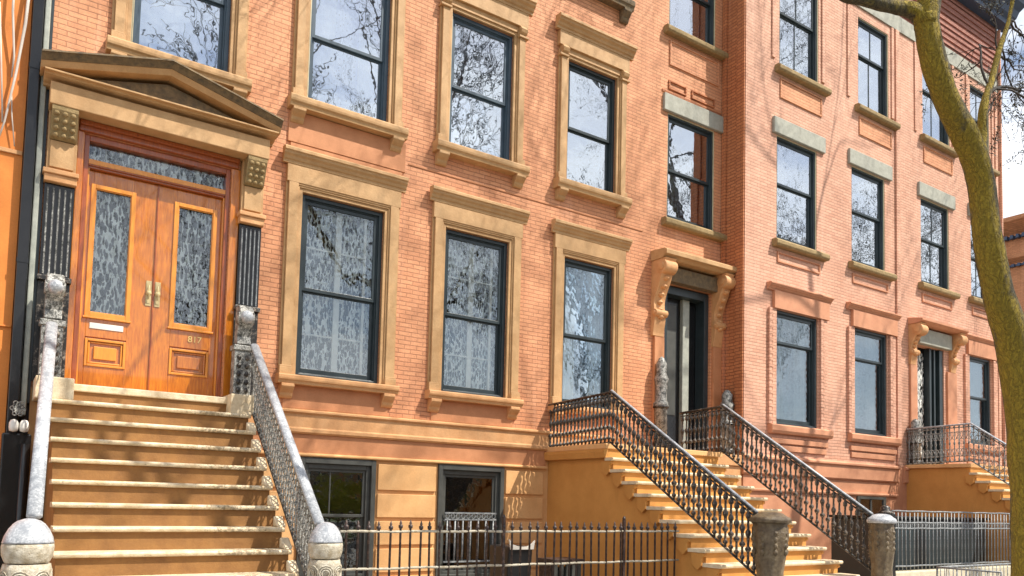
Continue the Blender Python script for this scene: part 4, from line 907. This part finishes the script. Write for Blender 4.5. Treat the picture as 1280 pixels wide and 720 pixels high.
m = MB(); m.box(12.9, 17.75, -3.2, -3.0, -1.4, -1.03); tag(m.build('kerb_wall', 'kerb', bevel=0.02, loc=(15.3, -3.1, -1.4)), 'low cream stone kerb carrying the tall grey fence', 'kerb')
m = MB(); m.box(3.0, 7.84, -3.17, -3.03, -1.4, -1.34); tag(m.build('kerb_wall', 'kerb', bevel=0.01, loc=(5.4, -3.1, -1.4)), 'low stone kerb under the dark picket fence', 'kerb')
gp = thing('gate_post', 'stout black iron gate post at the near end of the tall grey fence', 'post', (12.75, -3.1, -1.4))
m = MB(); m.box(12.62, 12.90, -3.2, -3.0, -1.4, -0.05); m.build('post', 'black', gp, bevel=0.01)
m = MB(); m.lathe((12.76, -3.1, -0.05), [(0.12, 0), (0.12, 0.03), (0.07, 0.06), (0.08, 0.10), (0.03, 0.14)], 12); m.build('finial', 'iron', gp)
# dark back of areaway three (bins enclosure)
be = thing('bin_store', 'dark slatted bin store behind the tall grey fence', 'bin store', (15.4, -2.2, -1.4))
m = MB(); m.box(13.3, 17.5, -2.5, -1.7, -1.4, -0.15); m.build('body', 'sash', be, bevel=0.02)
m = MB(); m.box(13.25, 17.55, -2.55, -1.65, -0.149, -0.10); m.build('lid', 'black', be, bevel=0.01)
# low tree guard on the pavement
tg = thing('tree_guard', 'low grey hoop guard on the pavement in front of the grey fence', 'guard', (13.2, -4.0, -1.4))
m = MB()
pts = [(12.6, -4.05), (15.2, -4.05)]
m.tube([(12.6, -4.05, -1.4), (12.6, -4.05, -0.87), (15.2, -4.05, -0.87), (15.2, -4.05, -1.4)], 0.016, 6); m.tube([(12.6, -5.0, -1.4), (12.6, -5.0, -0.87), (12.6, -4.05, -0.87)], 0.016, 6); m.build('top_rail', 'iron_grey', tg)
m = MB()
for k in range(20): m.tube([(12.7 + k * 0.13, -4.05, -1.4), (12.7 + k * 0.13, -4.05, -0.88)], 0.008, 5)
for k in range(6): m.tube([(12.6, -4.95 + k * 0.15, -1.4), (12.6, -4.95 + k * 0.15, -0.88)], 0.008, 5)
m.build('hoops', 'iron_grey', tg)
# bins behind fence one
b1 = thing('wheelie_bin', 'black wheelie bin with torn pale liner behind the picket fence', 'bin', (6.09, -1.7, -1.4))
m = MB(); m.prof(5.90, 6.29, [(-1.87, -1.32), (-1.45, -1.32), (-1.4, -0.60), (-1.92, -0.60)]); m.build('body', 'bin', b1, bevel=0.03)
m = MB(); pts = [(5.91, -0.64), (6.28, -0.64), (6.30, -0.52), (6.24, -0.57), (6.18, -0.60), (6.08, -0.605), (6.0, -0.59), (5.94, -0.57), (5.88, -0.50)]; m.prof(-1.945, -1.922, pts, 'y'); m.build('liner', 'bag', b1)
for x in (5.92, 6.24): MB().tube([(x, -1.42, -1.3), (x + 0.03, -1.42, -1.3)], 0.1, 14).build('wheel', 'black', b1)
b2 = thing('planter_box', 'low dark slatted box between the black bin and the ochre stoop wall', 'planter', (6.92, -1.7, -1.4))
m = MB(); m.box(6.66, 7.18, -1.9, -1.5, -0.86, -0.79); m.box(6.67, 7.17, -1.89, -1.51, -1.4, -1.3); m.box(6.661, 6.679, -1.85, -1.55, -1.35, -0.82); m.box(7.161, 7.179, -1.85, -1.55, -1.35, -0.82); m.build('frame', 'iron_brown', b2, bevel=0.006)
m = MB()
for k in range(5): m.box(6.68 + k * 0.105, 6.735 + k * 0.105, -1.89, -1.86, -1.3, -0.861)
m.box(6.69, 7.15, -1.84, -1.55, -1.3, -0.92); m.build('slats', 'sash_grey', b2)

# ------------------------------------------------------------------ trees
def branch(mb, p, d, r, L_, depth, rng, tips=None, bend=0.22, up=0.05, n=6, minr=0.004):
    pts = [p.copy()]; rad = [r]; steps = 6 if depth > 2 else 4; dd = d.normalized()
    for i in range(steps):
        dd = (dd + Vector((rng.uniform(-1, 1), rng.uniform(-1, 1), rng.uniform(-1, 1))) * bend + Vector((0, 0, up))).normalized()
        pts.append(pts[-1] + dd * (L_ / steps)); rad.append(max(minr, r * (1 - 0.45 * (i + 1) / steps)))
    mb.tube(pts, rad, n if depth > 1 else 4, depth == 0)
    if depth == 0:
        if tips is not None: tips += pts[1:]
        return
    for k in range(rng.choice((2, 3, 3)) if depth > 1 else 3):
        i = rng.randint(max(1, steps // 3), steps) if k else steps
        a = dd.orthogonal().normalized(); a = (Matrix.Rotation(rng.uniform(0, 6.28), 3, dd) @ a)
        nd = (dd + a * rng.uniform(0.5, 1.0)).normalized()
        branch(mb, pts[i], nd, rad[i] * (0.78 if k == 0 else 0.6), L_ * rng.uniform(0.62, 0.85), depth - 1, rng, tips, bend, up, max(4, n - 1), minr)
def bark_tube(mb, pts, rad, n=22, sub=9, seed=0, amp=0.10):
    P = [Vector(p) for p in pts]; out = []; rr = []
    for i in range(len(P) - 1):
        p0 = P[max(0, i - 1)]; p1 = P[i]; p2 = P[i + 1]; p3 = P[min(len(P) - 1, i + 2)]
        for k in range(sub):
            t = k / sub
            out.append(0.5 * ((2 * p1) + (p2 - p0) * t + (2 * p0 - 5 * p1 + 4 * p2 - p3) * t * t + (3 * p1 - p0 - 3 * p2 + p3) * t ** 3)); rr.append(rad[i] + (rad[i + 1] - rad[i]) * t)
    out.append(P[-1]); rr.append(rad[-1]); o = len(mb.v)
    mb.tube(out, rr, n)
    for i, c in enumerate(out):
        for j in range(n):
            v = mb.v[o + i * n + j]; d = v - c
            q = noise.noise(Vector((v.x * 5 + seed, v.y * 5, v.z * 1.8))) * amp + noise.noise(Vector((v.x * 17 + seed, v.y * 17, v.z * 6))) * amp * 0.5
            mb.v[o + i * n + j] = c + d * (1 + q)
rng = random.Random(3)
tree = thing('street_tree', 'leaning street tree with mossy yellow trunk at the right, forking high up', 'tree', (9.9, -6.5, -1.4), 'street trees')
m = MB(); bark_tube(m, [(10.08, -6.5, -1.45), (10.03, -6.5, -0.9), (9.96, -6.5, 0.1), (9.86, -6.5, 1.1), (9.64, -6.5, 1.87), (9.30, -6.5, 2.45), (9.04, -6.5, 3.08), (8.92, -6.5, 3.65), (8.62, -6.5, 4.03), (8.16, -6.5, 4.40), (7.91, -6.5, 4.79), (7.82, -6.5, 5.1)],
                    [0.30, 0.22, 0.195, 0.19, 0.185, 0.16, 0.142, 0.138, 0.135, 0.122, 0.12, 0.115], seed=1)
m.build('trunk', 'bark', tree)
m = MB(); bark_tube(m, [(7.84, -6.5, 4.98), (7.72, -6.45, 5.13), (7.42, -6.36, 5.12), (7.08, -6.27, 5.12), (6.78, -6.2, 5.12), (6.3, -6.0, 5.5), (5.4, -5.7, 6.9), (4.9, -5.6, 8.6)], [0.10, 0.078, 0.066, 0.068, 0.066, 0.07, 0.07, 0.06], 16, 7, 4)
m.build('limb', 'bark', tree)
m = MB(); bark_tube(m, [(7.83, -6.5, 4.98), (7.9, -6.55, 5.5), (8.1, -6.8, 6.6), (8.4, -7.0, 8.4), (8.3, -7.1, 10.5)], [0.115, 0.12, 0.13, 0.11, 0.09], 16, 7, 9)
m.build('limb', 'bark', tree)
m = MB()
for (p, d, r, L_) in (((4.9, -5.6, 8.6), (-0.3, 0.1, 1), 0.06, 2.6), ((5.4, -5.6, 7.2), (-1, 0.4, 1), 0.05, 2.6), ((8.3, -7.1, 10.5), (0.2, -0.1, 1), 0.085, 4.6), ((8.4, -7.0, 8.4), (1, 0.4, 1.2), 0.07, 3.0), ((8.1, -6.8, 7.2), (-0.5, 0.9, 1.2), 0.06, 2.8), ((8.25, -6.9, 8.0), (0.7, -0.8, 1), 0.06, 2.8)):
    branch(m, Vector(p), Vector(d), r * 1.15, L_, 5, rng, None, 0.2, 0.05)
m.build('upper_branches', 'bark_far', tree)
# slender second stem in front of the sky
m = MB(); bark_tube(m, [(8.98, -6.45, 3.55), (9.22, -6.38, 3.95), (9.40, -6.3, 4.35), (9.44, -6.3, 4.69), (9.65, -6.3, 5.10), (9.86, -6.3, 5.57), (10.1, -6.3, 6.0), (10.3, -6.3, 6.6)], [0.09, 0.065, 0.055, 0.05, 0.042, 0.034, 0.026, 0.02], 12, 6, 2); m.build('limb', 'bark', tree)
m = MB(); tips = []
for (p, d, r, L_, dp) in (((9.5, -6.3, 4.8), (0.75, 0.0, 0.9), 0.026, 1.0, 3), ((9.6, -6.3, 5.0), (0.1, 0.2, 1.0), 0.018, 0.75, 3), ((9.44, -6.3, 4.6), (0.8, 0.1, 0.5), 0.014, 0.6, 3), ((9.8, -6.3, 5.45), (0.8, 0.0, 0.3), 0.016, 0.6, 3), ((9.9, -6.3, 5.6), (0.5, 0.0, -0.6), 0.012, 0.8, 3), ((9.86, -6.3, 5.5), (-0.5, 0.2, 0.6), 0.012, 0.5, 3), ((10.1, -6.3, 6.0), (0.6, 0.0, -0.4), 0.014, 0.8, 3), ((10.1, -6.3, 6.0), (0.6, 0.0, 0.4), 0.014, 0.8, 3)):
    branch(m, Vector(p), Vector(d), r, L_, dp, rng, tips, 0.3, -0.02, 5, 0.0028)
m.build('twigs', 'twig', tree)
def leafy(tips, rng, n, sz, spread):
    m = MB()
    for _ in range(n):
        c = rng.choice(tips) + Vector((rng.gauss(0, spread), rng.gauss(0, spread), rng.gauss(0, spread)))
        a = Vector((rng.uniform(-1, 1), rng.uniform(-1, 1), rng.uniform(-1, 1))).normalized(); b = a.orthogonal().normalized(); k = sz * rng.uniform(0.5, 1.4)
        m.add([c - a * k, c + b * k * 0.45, c + a * k, c - b * k * 0.45], [(0, 1, 2, 3)])
    return m
leafy(tips, rng, 3200, 0.024, 0.03).build('buds', 'bud', tree)
# trees beyond the row end
def bare_tree(name, label, x, y, h, seed, mat='bark_far', depth=6):
    rg = random.Random(seed); t = thing(name, label, 'tree', (x, y, -1.4), 'street trees')
    m = MB(); bark_tube(m, [(x, y, -1.45), (x + 0.05, y, 0.5), (x, y + 0.1, h * 0.25 - 1), (x + 0.1, y, h * 0.4 - 1.2)], [0.24, 0.19, 0.17, 0.14], 12, 5, seed); m.build('trunk', mat, t)
    m = MB(); tp = []
    for k in range(4):
        a = k * 1.57 + rg.uniform(0, 1); branch(m, Vector((x + 0.1, y, h * 0.4 - 1.25)), Vector((math.cos(a) * 0.6, math.sin(a) * 0.6, 1)), 0.10, h * 0.24, depth - 1, rg, tp, 0.16, 0.05, 6, 0.006 if y > -10 else 0.014)
    m.build('branches', mat, t)
    if y > -10: leafy(tp, rg, 1500, 0.03, 0.04).build('buds', 'bud', t)
    return t
bare_tree('street_tree', 'dark bare tree showing its twigs against the sky, right of the mossy trunk', 26.5, -5.2, 12.5, 11)
bare_tree('street_tree', 'bare tree standing far down the street against the sky', 33.0, -4.5, 15, 12)
bare_tree('street_tree', 'bare tree across the street mirrored in the left windows', 6.5, -19.0, 17, 21, depth=6)
bare_tree('street_tree', 'bare tree across the street mirrored in the middle windows', 14.5, -19.5, 19, 22, depth=6)
bare_tree('street_tree', 'bare tree across the street mirrored in the right windows', 24.5, -19.2, 18, 23, depth=6)
bare_tree('street_tree', 'bare tree across the street mirrored in the farthest windows', 36, -19.0, 18, 24, depth=6)
bare_tree('street_tree', 'unseen tall bare tree added on the near pavement to throw branch shadows on the fronts', 18.2, -6.4, 24, 31, depth=7)  # out of view, added so its crown casts branch shadows on the fronts
bare_tree('street_tree', 'tall bare tree on the near pavement left of the picture, beside the orange stucco house', -4.5, -6.6, 20, 33, depth=6)
# shrubs across the street (mirrored in the basement windows)
for i, (x, mt, lb) in enumerate(((11.8, 'leaf', 'yellow flowering shrub across the street'), (7.8, 'leaf_d', 'green shrub across the street'), (16.5, 'leaf_d', 'dark green shrub across the street beside the yellow one'))):
    rg = random.Random(i + 40); tp = [Vector((x + rg.gauss(0, 0.9), -15.2 + rg.gauss(0, 0.3) - 3.0, -0.6 + abs(rg.gauss(0, 0.55)))) for _ in range(300)]
    s = thing('shrub', lb, 'shrub', (x, -18.2, -1.4), 'shrubs across the street'); leafy(tp, rg, 5000, 0.06, 0.12).build('foliage', mt, s)
    m = MB(); m.tube([(x, -18.2, -1.4), (x, -18.2, -0.5)], 0.05, 7); m.build('stem', 'bark_far', s)

# ------------------------------------------------------------------ far building beyond the row, and the opposite side of the street
fb = thing('corner_building', 'distant orange brick building with dark cornice lines beyond the tree', 'building', (45, 9, -1.4))
m = MB(); m.box(40, 60, 4.5, 20, -1.4, 13.2); m.build('wall', 'brick_far', fb)
m = MB(); m.prof(3.9, 20, [(39.4, 13.7), (39.4, 13.9), (60.2, 13.9), (60.2, 13.2), (40.0, 13.2)], 'y'); m.prof(4.2, 20, [(39.75, 12.0), (39.75, 12.2), (40.02, 12.2), (40.02, 11.8)], 'y')
m.prof(39.4, 60.2, [(3.9, 13.75), (3.9, 13.9), (4.5, 13.9), (4.5, 13.2)]); m.prof(39.75, 60.0, [(4.2, 12.0), (4.2, 12.2), (4.51, 12.2), (4.51, 11.8)]); m.build('cornice', 'brick_far', fb)
m = MB()
for k in range(60): m.box(39.75, 39.99, 4.6 + k * 0.25, 4.72 + k * 0.25, 12.95, 13.12); m.box(39.85, 39.99, 4.6 + k * 0.25, 4.72 + k * 0.25, 11.62, 11.75)
for k in range(70): m.box(40.1 + k * 0.28, 40.24 + k * 0.28, 4.3, 4.49, 12.95, 13.12); m.box(40.1 + k * 0.28, 40.24 + k * 0.28, 4.35, 4.49, 11.62, 11.75)
for z0, z1 in ((12.97, 13.1), (11.64, 11.73)): m.box(39.93, 39.985, 4.45, 20, z0, z1); m.box(39.93, 60, 4.45, 4.485, z0, z1)
m.build('dentils', 'cornice', fb)
m = MB()
for k in range(4):
    for z in (1.5, 4.0): m.box(39.96, 39.995, 6 + k * 3.2, 7.2 + k * 3.2, z, z + 2.0)
m.build('window', 'sash', fb)
oh = [(-26, -14, 'facade_far', 6.9), (-13.9, -2, 'brick_far', 7.4), (-1.9, 10, 'facade_far', 7.0), (10.1, 22, 'facade_far', 7.5), (22.1, 34, 'brick_far', 7.0), (34.1, 48, 'facade_far', 7.3)]
names = ('first from the left, pale brown', 'orange brick, second from the left', 'pale brown, opposite the brown stoop', 'pale brown, opposite the projecting bay', 'orange brick, opposite the far stoop', 'pale brown, at the right end')
for (x0, x1, mt, top), nm in zip(oh, names):
    o_ = thing('brick_house', 'row house across the street, ' + nm, 'row house', ((x0 + x1) / 2, -42, -1.4), 'houses across the street')
    m = MB(); m.box(x0, x1, -54, -42.0, -1.4, top); m.build('wall', mt, o_)
    m = MB(); m.prof(x0 - 0.1, x1 + 0.1, [(-42.0, top - 0.6), (-41.6, top - 0.2), (-41.4, top), (-42.0, top + 0.05)]); m.build('cornice', 'tan', o_)
    n = 4
    for k in range(n):
        xa = x0 + 0.9 + k * (x1 - x0 - 1.2) / n
        for z in (0.8, 4.0):
            m = MB(); ring(m, xa, xa + 1.2, z, z + 2.0, 0.12, -41.995, -41.9); w = m.build('window', 'white', o_)
            m = MB(); m.box(xa + 0.12, xa + 1.08, -41.99, -41.97, z + 0.12, z + 1.88); m.build('pane', 'sash', w)
